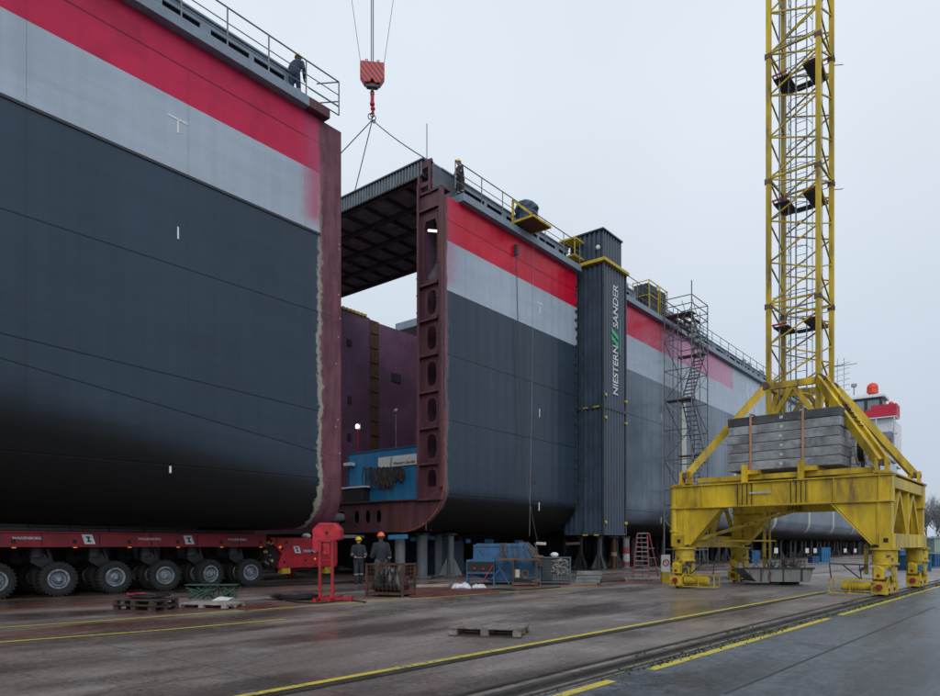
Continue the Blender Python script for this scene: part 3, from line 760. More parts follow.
b.build('yellow_corner_lock', YEL2, TW)
TXT = mat('lettering_white', (.62, .66, .70), .6, var=.35, scale=3)
yb_ = TY0+1.62
text('NIESTERN', 'lettering', TXT, TW, (TX+.014, yb_, 9.95), (0, 0, 1), (0, -1, 0), 2.75, .62)
text('SANDER', 'lettering', TXT, TW, (TX+.014, yb_, 13.70), (0, 0, 1), (0, -1, 0), 2.45, .62)
b = MB()
for k in (-.1, .30):
    b.prism([(yb_+.05, 12.75+k), (yb_+.05, 13.0+k), (yb_-.75, 13.30+k), (yb_-.75, 13.05+k)], .012, (TX+.014, 0, 0), (0, 1, 0), (0, 0, 1))
b.build('lettering_mark', GRN, TW)
b = MB(); b.bb(TX+.008, TX+.02, yb_+.18, yb_+.30, 12.3, 14.3); b.build('lettering_line', TEAL, TW)

# ================================================================== THINGS ON DECK
# hanging yellow work basket with tarpaulin bundle
q = lat(527, LH-.4)
WB = empty('work_platform', 'small yellow cantilever platform fixed outside the deck rail of the middle block', 'platform', (-LH, q.y, 17.15))
b = MB(); b.bb(.1, 1.25, -.75, .75, 0, .06); b.build('platform_floor', mat('brown_plywood', (.11, .06, .03), .8), WB)
b = MB()
for a, c in (((.1, -.78, 0), (1.28, -.78, 0)), ((.1, .78, 0), (1.28, .78, 0)), ((1.28, -.78, 0), (1.28, .78, 0)), ((.1, -.78, 0), (.1, -.78, 1.1)), ((.1, -.78, 1.1), (1.2, -.78, .1)), ((.1, .78, 0), (.1, .78, 1.0))): b.bar(a, c, .07, .1)
b.build('platform_frame', YEL2, WB)
b = MB(); rn = random.Random(11)
rows = []
for i in range(8):
    z = i/7*1.12; r = (.62, .60, .58, .60, .62, .66, .62, .40)[i]; row = []
    for j in range(16):
        a = 2*math.pi*j/16; rr = r*(1+rn.uniform(-.10, .10)); row.append((rr*math.cos(a)*.85, rr*math.sin(a), z))
    rows.append(row)
b.loft(rows, closed=True, caps=True)
o = b.build('tarpaulin_bundle', BAG); o.location = (-LH+.35, q.y+.05, 17.22)
tag(o, 'dark blue tarpaulin bundle standing on the small yellow platform', 'bundle')
# black cages beside the scaffold
q = lat(655, LH)
CG = empty('equipment_cage', 'black equipment box in a yellow frame on the far deck edge beside the scaffold', 'cage', (-LH+.1, q.y, 16.95))
for i, (y0, y1) in enumerate(((-1.45, -.1), (.25, 1.35))):
    corr_box(-.95, .10, y0, y1, .1, 1.75, .25, .04).build('box_panel', mat('cage_black', (.03, .035, .04), .5), CG)
    b = MB()
    for x in (-1.0, .16):
        for y in (y0-.05, y1+.05): b.bar((x, y, -.1), (x, y, 1.95), .05)
    for z in (0, .95, 1.9):
        for y in (y0-.05, y1+.05): b.bar((-1.0, y, z), (.16, y, z), .045)
        b.bar((.16, y0-.05, z), (.16, y1+.05, z), .045)
    b.build('yellow_frame', YEL2 if i == 0 else YEL, CG)

# ropes on the middle hull
def rope(name, P, r, m, label):
    b = MB(); b.path(P, r, 6); o = b.build(name, m); tag(o, label, 'rope'); return o
a_ = lat(516.5, LH-.15, 247)
rope('hanging_cable', [a_]+[lat(px, LH-.15-(.3 if py > 450 else 0)-(.8 if py > 500 else 0), py) for px, py in ((517, 290), (518.5, 340), (520, 390), (522.5, 440), (526, 480), (531, 510), (537, 540))], .022, mat('cable_dark', (.05, .055, .06)), 'dark cable hanging from the deck lip down the middle block, slanting at its foot')
rope('hanging_rope', [lat(533.5, LH-.2, 236), lat(532, LH-.2, 400), lat(529.5, LH-.4, 536)], .009, mat('thin_rope', (.25, .26, .28)), 'thin pale rope hanging straight down right of the dark cable')
b = MB(); q = lat(516.5, LH-.1, 250); b.box(q, (.16, .16, .5)); tag(b.build('cable_clamp', DGREY), 'dark clamp block under the deck lip where the hanging cable starts', 'clamp')

# ================================================================== HOOK BLOCK AND SLINGS
hx = Vector((-28, 26, 0))
toC = -Vector((hx.x, hx.y, 0)).normalized(); sd = Vector((-toC.y, toC.x, 0))
def hookpt(u, z, d=0): return Vector((hx.x, hx.y, 0))+sd*u+toC*d+Vector((0, 0, z))
HK = empty('hook_block', 'red and black striped crane hook block hanging above the open middle block', 'crane hook', (0, 0, 0))
def striped():
    m = bpy.data.materials.new('red_black_stripe_paint'); t = NT(m); c = t.coords()
    sp = t.n('ShaderNodeSeparateXYZ'); t.put(sp.inputs[0], c)
    u = t.m('ADD', t.m('MULTIPLY', sp.outputs[0], sd.x), t.m('MULTIPLY', sp.outputs[1], sd.y))
    v_ = t.m('FRACT', t.m('MULTIPLY', t.m('ADD', t.m('MULTIPLY', t.m('ABSOLUTE', t.m('ADD', u, 0)), 0.0), t.m('ADD', t.m('MULTIPLY', u, -1.25 if False else 1.25), sp.outputs[2])), 2.9))
    f = t.step(v_, .60, .64)
    t.out(t.mix(f, (.50, .02, .035), (.02, .02, .022)), .5); return m
STR = striped()
b = MB()
out_ = [(-.62, 27.85), (.62, 27.85), (.66, 27.75), (.66, 27.1), (.42, 26.72), (.16, 26.72), (0, 26.95), (-.16, 26.72), (-.42, 26.72), (-.66, 27.1), (-.66, 27.75)]
b.prism(out_, .5, (hx.x, hx.y, 0), sd, (0, 0, 1)); b.build('sheave_cheek', STR, HK, bevel=.02)
b = MB()
for u in (-.32, .32):
    b.bar(hookpt(u-.04, 27.85), hookpt(u-.04, 28.12), .04); b.bar(hookpt(u+.05, 27.85), hookpt(u+.05, 28.12), .04)
b.build('guard_pin', DRED, HK)
b = MB(); b.prism([(-.4, 26.72), (.4, 26.72), (.28, 26.55), (-.28, 26.55)], .3, (hx.x, hx.y, 0), sd, (0, 0, 1)); b.tube(hookpt(0, 26.6), hookpt(0, 26.35), .08); b.build('crosshead', DGREY, HK)
b = MB(); b.tube(hookpt(0, 26.2), hookpt(0, 25.75), .10); b.ball(hookpt(0, 25.68), .14); b.ball(hookpt(.03, 25.42), .13); b.tube(hookpt(.03, 25.4), hookpt(.03, 25.15), .08); b.ball(hookpt(0, 26.2), .12)
b.build('hook_shank', RED, HK, smooth=True)
b = MB()
for (u, z, r) in ((0, 26.28, .10), (-.10, 24.98, .13), (.08, 24.92, .11), (0, 25.08, .1), (.1, 24.72, .07)):
    n = 14; P = [hookpt(u+r*math.cos(2*math.pi*i/n), z+r*1.2*math.sin(2*math.pi*i/n)) for i in range(n+1)]; b.path(P, .025, 6)
b.build('shackle', DGREY, HK)
b = MB()
for u0, u1 in ((-.62, -1.75), (.62, 1.75), (-.05, -.05), (.05, .05)):
    dz = 60-27.8; b.tube(hookpt(u0, 27.8), hookpt(u0+(u1-u0)*dz/8.0 if abs(u1) > .1 else u0, 60), .016 if abs(u1) > .1 else .03, n=6)
b.build('hoist_rope', mat('wire_rope', (.13, .14, .17), .5), HK)
b = MB()
for p_ in ((-LH-16.2, Y0+.4, 18.5), (-LH-.9, Y0+.25, 18.4), (-LH-16.2, 29.5, 18.5)):
    d_ = hookpt(0, 24.8); e_ = Vector(p_); b.path([d_+(e_-d_)*f_-Vector((0, 0, .5*f_*(1-f_))) for f_ in [i/12 for i in range(13)]], .028, 6)
b.build('sling_rope', mat('sling_wire', (.075, .08, .09), .5), HK)
b = MB(); e_ = Vector((-LH-.9, Y0+.25, 18.38)); d_ = (hookpt(0, 24.8)-e_).normalized(); b.tube(e_, e_+d_*.6, .06); b.tube(Vector((-LH-1.3, Y0+.3, 18.4)), Vector((-LH-1.3, Y0+.3, 20.3)), .018)
b.build('sling_socket', DGREY, HK)

# ================================================================== PEOPLE
def person(loc, rz, label, pose, jacket, trousers, helmet, skin=(.42, .25, .17), strips=True):
    P = empty('person', label, 'person', loc, rz)
    # local frame: facing -Y, x to the person's left(+)/right(-)
    lean = pose.get('lean', 0); st_ = pose.get('stride', .06)
    hip = Vector((0, 0, .93)); chest = Vector((0, -lean*.7, 1.32)); neck = Vector((0, -lean, 1.50)); head = Vector((0, -lean*1.25-.01, 1.66))
    J = {}
    for s_ in (-1, 1):
        J['hip', s_] = hip+Vector((.095*s_, 0, -.02)); J['foot', s_] = Vector((.12*s_, st_*s_, .08))
        J['knee', s_] = (J['hip', s_]+J['foot', s_])/2+Vector((.01*s_, -.05-.3*abs(st_)*0, .02))
        J['sh', s_] = Vector((.19*s_, -lean*.95, 1.43))
        el, ha = pose['arms'][0 if s_ < 0 else 1]
        J['el', s_] = Vector((el[0]*s_, el[1], el[2])); J['ha', s_] = Vector((ha[0]*s_, ha[1], ha[2]))
    def cap(b, a, c, r0, r1):
        b.tube(a, c, r0, r1, n=14); b.ball(a, r0, u=14, v=10); b.ball(c, r1, u=14, v=10)
    def remeshed(b, name, m, vox, parent):
        me = bpy.data.meshes.new(name); bmesh.ops.recalc_face_normals(b.b, faces=b.b.faces); b.b.to_mesh(me); b.b.free()
        t_ = bpy.data.objects.new('tmp', me); COL.objects.link(t_)
        rm = t_.modifiers.new('r', 'REMESH'); rm.mode = 'VOXEL'; rm.voxel_size = vox; rm.use_smooth_shade = True
        sm = t_.modifiers.new('s', 'SMOOTH'); sm.factor = .5; sm.iterations = 3
        dg = bpy.context.evaluated_depsgraph_get(); dg.update()
        ne = bpy.data.meshes.new_from_object(t_.evaluated_get(dg)); bpy.data.objects.remove(t_)
        for p in ne.polygons: p.use_smooth = True
        ne.materials.clear(); ne.materials.append(m)
        o = bpy.data.objects.new(name, ne); COL.objects.link(o); o.parent = parent; return o
    SK = mat('skin', skin, .6, var=.1)
    b = MB()
    cap(b, hip, chest, .13, .14); cap(b, chest, neck, .11, .055); cap(b, neck, head, .05, .06)
    b.ball(head, .092, (.84, .98, 1.18), 20, 14)
    b.ball(head+Vector((0, -.045, -.055)), .055, (.95, .9, .9)); b.ball(head+Vector((0, -.095, -.012)), .017, (.8, 1.2, 1.3))
    for s_ in (-1, 1):
        b.ball(head+Vector((.078*s_, .0, -.01)), .022, (.5, .9, 1.4))
        cap(b, J['hip', s_], J['knee', s_], .075, .052); cap(b, J['knee', s_], J['foot', s_], .05, .035)
        cap(b, J['sh', s_], J['el', s_], .05, .04); cap(b, J['el', s_], J['ha', s_], .038, .027)
        d = (J['ha', s_]-J['el', s_]).normalized(); side_ = d.cross(Vector((0, -1, 0.2))).normalized()
        palm = J['ha', s_]+d*.05; cap(b, J['ha', s_], palm+d*.02, .027, .032); 
        up_ = side_.cross(d)
        for k, L_ in enumerate((.06, .075, .07, .055)):
            base = palm+d*.02+side_*(.027-.018*k); mid = base+d*L_*.6+up_*.006; tip = mid+d*L_*.45+up_*.022
            cap(b, base, mid, .0085, .008); cap(b, mid, tip, .008, .007)
        tb = palm+side_*.03; cap(b, tb, tb+side_*.02+d*.045, .010, .008)
    remeshed(b, 'body', SK, .009, P)
    b = MB()
    cap(b, hip+Vector((0, 0, -.02)), chest, .165, .185)
    b.ball((chest+neck)/2+Vector((0, 0, .02)), .15, (1.35, .95, .75)); cap(b, neck-Vector((0, 0, .04)), neck+Vector((0, .01, .02)), .08, .07)
    for s_ in (-1, 1):
        cap(b, J['sh', s_], J['el', s_], .078, .064); cap(b, J['el', s_], J['ha', s_], .062, .048)
    o = remeshed(b, 'jacket', jacket, .018, P)
    b = MB(); cap(b, hip+Vector((-.05, 0, 0)), hip+Vector((.05, 0, 0)), .15, .15)
    for s_ in (-1, 1):
        cap(b, J['hip', s_], J['knee', s_], .115, .085); cap(b, J['knee', s_], J['foot', s_]+Vector((0, 0, .04)), .085, .075)
    remeshed(b, 'trousers', trousers, .018, P)
    for s_ in (-1, 1):
        b = MB(); f_ = J['foot', s_]; b.ball((f_.x, f_.y-.06, .05), .05, (.95, 2.6, .95)); b.tube((f_.x, f_.y, .03), (f_.x, f_.y, .16), .052, .05, n=12); b.bb(f_.x-.047, f_.x+.047, f_.y-.17, f_.y+.05, 0, .025)
        b.build('boot', BLACK, P, smooth=True)
    if strips:
        b = MB()
        for s_ in (-1, 1):
            m_ = J['el', s_]+(J['ha', s_]-J['el', s_])*.35; d_ = (J['ha', s_]-J['el', s_]).normalized(); b.tube(m_-d_*.02, m_+d_*.02, .066, .064, n=14)
            k_ = J['knee', s_]+(J['foot', s_]-J['knee', s_])*.3; b.tube(k_-Vector((0, 0, .02)), k_+Vector((0, 0, .02)), .090, .091, n=14)
        b.build('reflective_strip', mat('reflective_tape', (.3, .32, .33), .4), P)
    b = MB(); n = 18
    rows = []
    for i in range(7):
        a = math.pi/2*i/6; r = .118*math.cos(a)+.001; rows.append([(head.x+r*.95*math.cos(2*math.pi*j/n), head.y+r*1.12*math.sin(2*math.pi*j/n), head.z+.045+.125*math.sin(a)) for j in range(n)])
    b.loft(rows, closed=True)
    b.tube((head.x, head.y-.01, head.z+.035), (head.x, head.y-.01, head.z+.05), .132, .122, n=n); b.ball((head.x, head.y-.12, head.z+.045), .05, (1.3, .9, .18))
    b.build('helmet', helmet, P, smooth=True)
    b = MB()
    for s_ in (-1, 1): b.ball(head+Vector((.032*s_, -.083, .008)), .009)
    b.bb(head.x-.022, head.x+.022, head.y-.096, head.y-.088, head.z-.058, head.z-.052)
    b.build('face_detail', mat('eye_dark', (.04, .02, .02)), P)
    b = MB(); b.ball(head+Vector((0, .02, .0)), .094, (.86, .9, 1.0)); b.build('hair', mat('brown_hair', (.05, .03, .02)), P, smooth=True)
    return P
HY_ = mat('yellow_helmet_shell', (.75, .48, .02), .35, var=.05); HO = mat('orange_helmet_shell', (.85, .13, .04), .35, var=.05)
NAVY = mat('navy_workwear', (.018, .024, .035), .85, var=.35, scale=9); NAVYB = mat('blue_workwear', (.014, .034, .075), .85, var=.35, scale=9)
BRW = mat('charcoal_workwear', (.030, .028, .034), .85, var=.4, scale=9); TROU = mat('teal_grey_trousers', (.05, .08, .09), .85, var=.3)
def faceto(p, deg=0): return math.atan2(-(0-p.x), (0-p.y)) + math.pi + R(deg) if False else math.atan2(p.x*-1, p.y*1)*-1*-1 + R(deg)
def yaw_to_cam(p): # rotation so that local -Y points at the camera
    d = Vector((-p.x, -p.y)); return math.atan2(d.y, d.x)+math.pi/2
g1 = ground(358.5, 584)
down = ((.27, .02, 1.15), (.26, -.06, .90)); fwd = ((.27, -.02, 1.14), (.20, -.26, 1.06))
pr_ = person(g1, yaw_to_cam(g1)+R(12), 'worker in dark overalls and yellow helmet walking under the hull beside the orange helmet', {'stride': .14, 'arms': (fwd, fwd)}, NAVY, NAVY, HY_)
b = MB()
for z in (1.02,): b.ring((0, -.02, z), .19, .012, 'Z', 20, 4)
b.build('reflective_band', mat('reflective_tape', (.3, .32, .33), .4), pr_)
g2 = ground(381, 592)
person(g2, yaw_to_cam(g2)+R(195), 'worker in orange helmet and dark jacket seen from behind beyond the wire crate', {'stride': .03, 'arms': (down, fwd)}, NAVY, TROU, HO).scale = (1.04, 1.04, 1.05)
q = lat(461, LH+.28)
person((q.x, q.y, 16.985), yaw_to_cam(q)+R(-55), 'worker in charcoal overalls and yellow helmet at the rail on top of the middle block', {'lean': .10, 'stride': .05, 'arms': (((.26, -.16, 1.20), (.20, -.36, 1.10)), ((.27, -.12, 1.18), (.22, -.34, 1.08)))}, BRW, BRW, HY_)
q = lat(294.5, LH+.30)
person((q.x, q.y, 16.983), yaw_to_cam(q)+R(155), 'worker in blue overalls bending behind the rail on top of the left block', {'lean': .22, 'stride': .05, 'arms': (((.26, -.18, 1.18), (.18, -.40, 1.02)), ((.27, -.12, 1.16), (.22, -.36, 1.0)))}, NAVYB, NAVYB, HY_)

# ================================================================== TRAILER
TRX = -22.2
TR = empty('modular_trailer', 'red multi axle transport trailer under the left hull block with power pack at its end', 'trailer', (TRX, 0, 0))
b = MB()
b.bb(-.0, .08, -8, 15.2, 1.47, 1.87); b.bb(-.10, .14, -8, 15.2, 1.85, 1.90); b.bb(-.10, .14, -8, 15.2, 1.44, 1.48); b.bb(-2.5, -2.42, -8, 15.2, 1.47, 1.87); b.bb(-2.42, 0, -8, 15.2, 1.6, 1.8)
b.build('deck_beam', DRED, TR, bevel=.006)
b = MB(); y = -7.5
while y < 15:
    b.bb(.08, .10, y, y+.10, 1.55, 1.66); b.bb(.08, .095, y+.75, y+.77, 1.49, 1.85); y += 1.6
b.build('deck_bolt', BLACK, TR)
b = MB(); y = 6.4-1.6*3+.5
while y < 15: b.bb(.09, .13, y, y+.10, 1.415, 1.45); y += 1.6
b.build('side_marker', ORANGE, TR)
def wheel_at(y, x0, parent, first=None):
    t_ = None
    b = MB()
    prof = [(.30, -.14), (.40, -.16), (.475, -.14), (.495, -.06), (.495, .06), (.475, .14), (.40, .16), (.30, .14)]
    n = 28; rows = [[(q_, r_*math.cos(2*math.pi*i/n), r_*math.sin(2*math.pi*i/n)) for (r_, q_) in prof] for i in range(n)]
    V = [[b.b.verts.new(p) for p in r] for r in rows]
    for i in range(n):
        for j in range(len(prof)-1): b.b.faces.new((V[i][j], V[i][j+1], V[(i+1) % n][j+1], V[(i+1) % n][j]))
    for i in range(n):
        a = 2*math.pi*(i+.5)/n
        for s_ in (-1, 1): b.box((.085*s_, .488*math.cos(a), .488*math.sin(a)), (.10, .05, .05), M=None)
    w_ = b.build('wheel', RUB, parent, smooth=False)
    w_.location = (x0, y, .5)
    b = MB(); b.tube((-.12, 0, 0), (.04, 0, 0), .29, n=24); b.ring((.13, 0, 0), .265, .035, 'X', 24, 6); b.tube((.04, 0, 0), (.10, 0, 0), .15, .11, n=16); b.ring((.05, 0, 0), .20, .02, 'X', 20, 5)
    for i in range(10):
        a = 2*math.pi*i/10; b.tube((.04, .17*math.cos(a), .17*math.sin(a)), (.075, .17*math.cos(a), .17*math.sin(a)), .016, n=6)
    b.build('rim', RIM, w_, smooth=True)
    b = MB(); b.tube((.10, 0, 0), (.16, 0, 0), .075, .06, n=14); b.build('hub', LGREY, w_, smooth=True)
    return w_
w0 = wheel_at(14.52, .0, TR)
ys_ = [14.52-1.6*i for i in range(0, 13)]
random.seed(21)
for i, y in enumerate(ys_):
    for x in (0.0, -.75, -1.75, -2.5):
        if i == 0 and x == 0.0: continue
        c_ = copy_tree(w0, parent=TR, loc=(x, y, .5))
        c_.rotation_euler = (random.uniform(0, 6), 0, R(random.choice((-7, -4, 0, 3, -10))) if x > -1 else 0)
w0.rotation_euler = (0, 0, R(-6))
ARM = mat('axle_arm_grey', (.014, .016, .02), .55, var=.3)
def arm(y, x):
    b = MB()
    b.tube((x, y-.45, 1.44), (x, y-.45, 1.14), .20, n=14)
    b.prism([(-.62, 1.25), (-.25, 1.25), (-.02, .85), (.12, .5), (.02, .40), (-.12, .48), (-.30, .80), (-.62, 1.0)], .22, (x, y, 0), (0, 1, 0), (0, 0, 1))
    b.tube((x, y-.15, 1.40), (x, y+.05, .62), .07, n=8)
    b.tube((x-.5, y, .5), (x+.5, y, .5), .07, n=8)
    return b.build('axle_arm', ARM, TR)
for y in ys_:
    for x in (-.38, -2.1): arm(y, x)
LOGO = mat('logo_white', (.62, .66, .70), .5, var=.1)
def logo(y, z, x, h, parent):
    b = MB(); w_ = h*1.05
    for (u0, u1, v0, v1) in ((0, .22, 0, 1), (.78, 1, 0, 1), (.22, .78, .82, 1), (.22, .78, 0, .18)):
        q_ = [(u0, v0), (u1, v0), (u1, v1), (u0, v1)]
        b.prism([(y+(p_[0]*w_-p_[1]*h*.35), z+p_[1]*h) for p_ in q_], .012, (x, 0, 0), (0, 1, 0), (0, 0, 1))
    b.prism([(y+(p_[0]*w_-p_[1]*h*.35), z+p_[1]*h) for p_ in ((.1, .1), (.9, .1), (.9, .9), (.1, .9))], .008, (x, 0, 0), (0, 1, 0), (0, 0, 1))
    o = b.build('logo_mark', LOGO, parent)
    b = MB()
    for tri in (((.28, .80), (.74, .80), (.52, .42)), ((.28, .20), (.74, .20), (.50, .58))):
        b.prism([(y+(p_[0]*w_-p_[1]*h*.35), z+p_[1]*h) for p_ in tri], .02, (x, 0, 0), (0, 1, 0), (0, 0, 1))
    b.build('logo_glyph', DGREY, o)
    return o
for px in (85, 186, -60, ):
    q = lat(px, 22.1); logo(q.y, 1.53, .092, .29, TR)
for px in (12, 138, 228): q = lat(px, 22.1); text('WAGENBORG', 'lettering', LOGO, TR, (.09, q.y, 1.66), (0, 1, 0), (0, 0, 1), .75, .075)
# power pack
b = MB(); b.prism([(15.75, .62), (18.55, .62), (18.6, .75), (18.6, 1.62), (18.2, 1.74), (15.35, 1.80), (15.55, 1.5), (15.9, 1.15), (15.75, .8)], 2.2, (-1.02, 0, 0), (0, 1, 0), (0, 0, 1)); b.build('power_pack', RED, TR, bevel=.02)
b = MB(); rn = random.Random(9)
b.bb(-2.2, -.05, 15.2, 15.95, .7, 1.6); b.build('engine_bay', BLACK, TR)
for mname, mm, k in (('hose', BLACK, 12), ('hydraulic_valve', LGREY, 8), ('hose_coupling', YEL2, 3)):
    b = MB()
    for i in range(k):
        y = rn.uniform(15.15, 15.6); z = rn.uniform(.8, 1.6)
        if mname == 'hose': b.path([(.0, y, z), (.08, y+rn.uniform(-.1, .1), z-.15), (.02, y+rn.uniform(-.2, .2), z-.32)], .02, 6)
        else: b.tube((-.02, y, z), (.10, y+.03, z), .035 if k > 5 else .05, n=8)
    b.build(mname, mm, TR)
b = MB()
b.bb(.085, .10, 15.85, 15.95, 1.3, 1.4); b.bb(.085, .09, 16.5, 18.4, 1.10, 1.105)
for (y, z) in ((16.0, .85), (16.1, 1.6), (17.0, .9), (17.5, .72), (18.2, 1.5), (17.6, 1.2), (17.3, 1.2)): b.tube((.08, y, z), (.10, y, z), .05, n=8)
b.build('panel_bolt', BLACK, TR)
q = lat(293, 22.1); logo(q.y+.1, 1.19, .095, .27, TR)
q = lat(303, 22.1); text('WAGENBORG', 'lettering', LOGO, TR, (.092, q.y, 1.21), (0, 1, 0), (0, 0, 1), 1.35, .11)
b = MB(); b.ball((.09, 17.45, .95), .045); b.ball((.09, 15.8, 1.42), .05); b.build('indicator_lamp', ORANGE, TR)
b = MB(); b.bb(-.2, .05, 15.9, 16.3, .40, .615); b.build('tow_bracket', YEL, TR)
b = MB(); b.bb(-.2, .05, 18.0, 18.3, .35, .615); b.build('tow_bracket', YEL, TR)
b = MB(); b.bb(-1.6, -.8, 16.8, 17.3, .38, .61); b.tube((-1.2, 17.0, .4), (-1.2, 17.4, .25), .1); b.build('underside_pump', DRED, TR)
b = MB(); b.ball((-.4, 17.4, 1.86), .16, (1.4, 1, .7)); b.build('white_cap', WHITE, TR)
# black packing beams lying on the trailer
for i, (z, y0, y1, lab) in enumerate(((1.92, -8, 14.8, 'lower long black packing beam lying on the trailer deck'), (2.02, -8, 12.6, 'upper long black packing beam under the left hull, resting on the lower one'))):
    b = MB(); b.bb(TRX-2.3, TRX-.05-.1*i, y0, y1, z, z+.085); y = y0
    while y < y1-1: b.bb(TRX-.05-.1*i, TRX+.0-.1*i, y, y+.06, z, z+.085); y += 1.1
    tag(b.build('packing_beam', DGREY), lab, 'beam')

# ================================================================== RED STAND with lifting head
gs = ground(328, 600)
RS = empty('red_stand', 'bright red steel trestle stand with a heavy hooded head, in front of the power pack', 'stand', gs, YAW+R(-4))
b = MB(); b.prism([(-.38, 1.42), (-.38, 1.92), (-.20, 2.10), (.22, 2.10), (.38, 1.92), (.38, 1.66), (.10, 1.58), (-.12, 1.34), (-.24, 1.30)], .42, (.0, .0, 0), (1, 0, 0), (0, 0, 1)); b.build('hood', mat('stand_bright_red', (.46, .008, .025), .5, var=.35, scale=5, col2=(.13, .02, .02), thr=.62, soft=.1), RS, bevel=.02)
b = MB()
for i in range(5): b.box((-.15+i*.09, -.213, 2.02), (.03, .01, .02))
b.tube((.02, -.21, 1.83), (.02, -.222, 1.83), .045, n=10); b.tube((.05, -.21, 1.5), (.05, -.222, 1.5), .02, n=10)
b.build('hood_bolt', BLACK, RS)
SR = mat('stand_red', (.36, .006, .018), .5, var=.25)
for x in (-.14, .20):
    b = MB(); b.bar((x, -.28, .08), (x, -.28, 1.62), .07, .07); b.build('upright', SR, RS)
b = MB(); b.bar((-.20, -.28, 1.62), (.26, -.28, 1.62), .07, .07); b.bar((-.16, -.28, 1.1), (.22, -.28, 1.1), .03, .03); b.bar((-.16, -.28, 1.62), (.22, -.28, 1.1), .02, .02); b.build('cross_bar', SR, RS)
b = MB(); b.bb(-.05, .12, -.26, -.22, 1.25, 1.6); b.build('back_plate', RED, RS)
b = MB()
for x in (-.16, .22): b.bar((x, -.75, .05), (x, .6, .05), .09, .09)
b.bar((-.7, .15, .05), (.3, .15, .05), .07, .07); b.bar((.2, -.3, .06), (.72, -.30, .06), .08, .08); b.bar((-.16, -.3, .06), (.22, -.3, .06), .08, .08); b.box((.72, -.3, .07), (.06, .3, .12))
b.build('foot_frame', SR, RS)

# cable coil on the ground
def coil(loc, rx_, ry_, k, m, label, name='hose_coil', rz=0, seed=1, r=.022):
    rn = random.Random(seed); b = MB()
    for i in range(k):
        cx_, cy_ = rn.uniform(-.12, .12), rn.uniform(-.06, .06); q = rn.uniform(.45, 1.0); P = []
        n = 18; ph = rn.uniform(0, 6)
        for j in range(n+1): a = 2*math.pi*j/n; P.append((cx_+rx_*q*math.cos(a), cy_+ry_*q*math.sin(a), .03+rn.uniform(0, .02)+i*.006+.03*math.sin(3*a+ph)*.3))
        b.path(P, r, 5)
    o = b.build(name, m); o.location = loc; o.rotation_euler = (0, 0, rz); tag(o, label, 'hose'); return o
coil(ground(296, 599.5), .62, .42, 16, BLACKP, 'tangled coil of black cable on the ground left of the red stand', rz=YAW, seed=4)

# ================================================================== PALLETS
def pallet(name, loc, rz, L, W, H, m, label, decks=1, boards=6):
    P = empty(name, label, 'pallet', loc, rz)
    for i in range(boards):
        y = -W/2+(i+.5)*W/boards
        b = MB(); b.box((random.uniform(-.01, .01), y, H-.012+random.uniform(-.002, .002)), (L, W/boards-.03, .022)); b.build('deck_board', m, P)
    b = MB()
    for x in (-L/2+.07, 0, L/2-.07): b.box((x, 0, H-.036), (.12, W, .022))
    b.build('cross_board', m, P)
    for y in (-W/2+.05, 0, W/2-.05):
        b = MB(); b.box((0, y, .012), (L, .10, .022)); b.build('bottom_board', WOODD, P)
        for x in (-L/2+.07, 0, L/2-.07):
            b = MB(); b.box((x, y, (H-.024)/2), (.13, .10, H-.074)); b.build('block', m, P)
    return P
PW = mat('pallet_snowy_wood', (.215, .185, .17), .8, var=.45, scale=5, col2=(.11, .062, .048), thr=.50, soft=.15)
pallet('wooden_pallet', ground(490, 634), YAW+R(-14), 1.20, 0.86, .15, PW, 'empty weathered wooden pallet alone on the open concrete in the foreground')
pallet('wooden_pallet', ground(146.5, 609.5), YAW+R(-17), 1.10, 0.85, .13, WOODD, 'dark wet lower pallet of the stack below the black and red straps')
p0 = ground(146.5, 609.5)
o = pallet('wooden_pallet', p0+Vector((.02, -.02, .13)), YAW+R(-15), 1.12, 0.85, .13, WOODD, 'dark wet upper pallet with black and red straps lying on it')
pallet('wooden_pallet', ground(211, 607.5), YAW+R(-14), 1.35, 0.8, .12, mat('pale_pallet_wood', (.33, .29, .26), .8, var=.35, scale=6), 'pale low pallet carrying green steel frames')
coil(p0+Vector((0, .05, .26)), .40, .26, 9, BLACKP, 'black straps coiled on top of the dark pallet stack', 'strap_coil', YAW, 7, .028)
coil(p0+Vector((-.18, -.12, .30)), .20, .12, 5, RED, 'small red strap coil lying over the black straps on the pallet stack', 'strap_coil', YAW+.4, 8, .022)
# green frames
for k, (px, lab) in enumerate(((203, 'left of two green steel frames heaped on the pale pallet'), (228, 'right of two green steel frames heaped on the pale pallet'))):
    g = ground(px, 603.5); rn = random.Random(30+k); b = MB()
    w_ = .40 if k == 0 else .26
    for i in range(34 if k == 0 else 16):
        a = Vector((rn.uniform(-w_, w_), rn.uniform(-.25, .25), rn.uniform(0, .08))); c_ = Vector((rn.uniform(-w_, w_), rn.uniform(-.25, .25), rn.uniform(.15, .33)))
        b.bar(a, c_, .022, .03)
    b.box((0, 0, .36), (w_*2.0, .35, .02)); o = b.build('green_trestle', GREENP); o.location = g+Vector((0, 0, .125)); o.rotation_euler = (0, 0, YAW); tag(o, lab, 'trestle')
b = MB(); b.prism([(-.22, 0), (.18, .0), (.26, .05), (-.05, .09)], .22, (0, 0, 0), (1, 0, 0), (0, 0, 1)); o = b.build('cloth_sheet', WHITE); o.location = ground(222, 605.5)+Vector((0, 0, .13)); o.rotation_euler = (0, 0, YAW); tag(o, 'small white sheet between the green frames on the pale pallet', 'sheet')

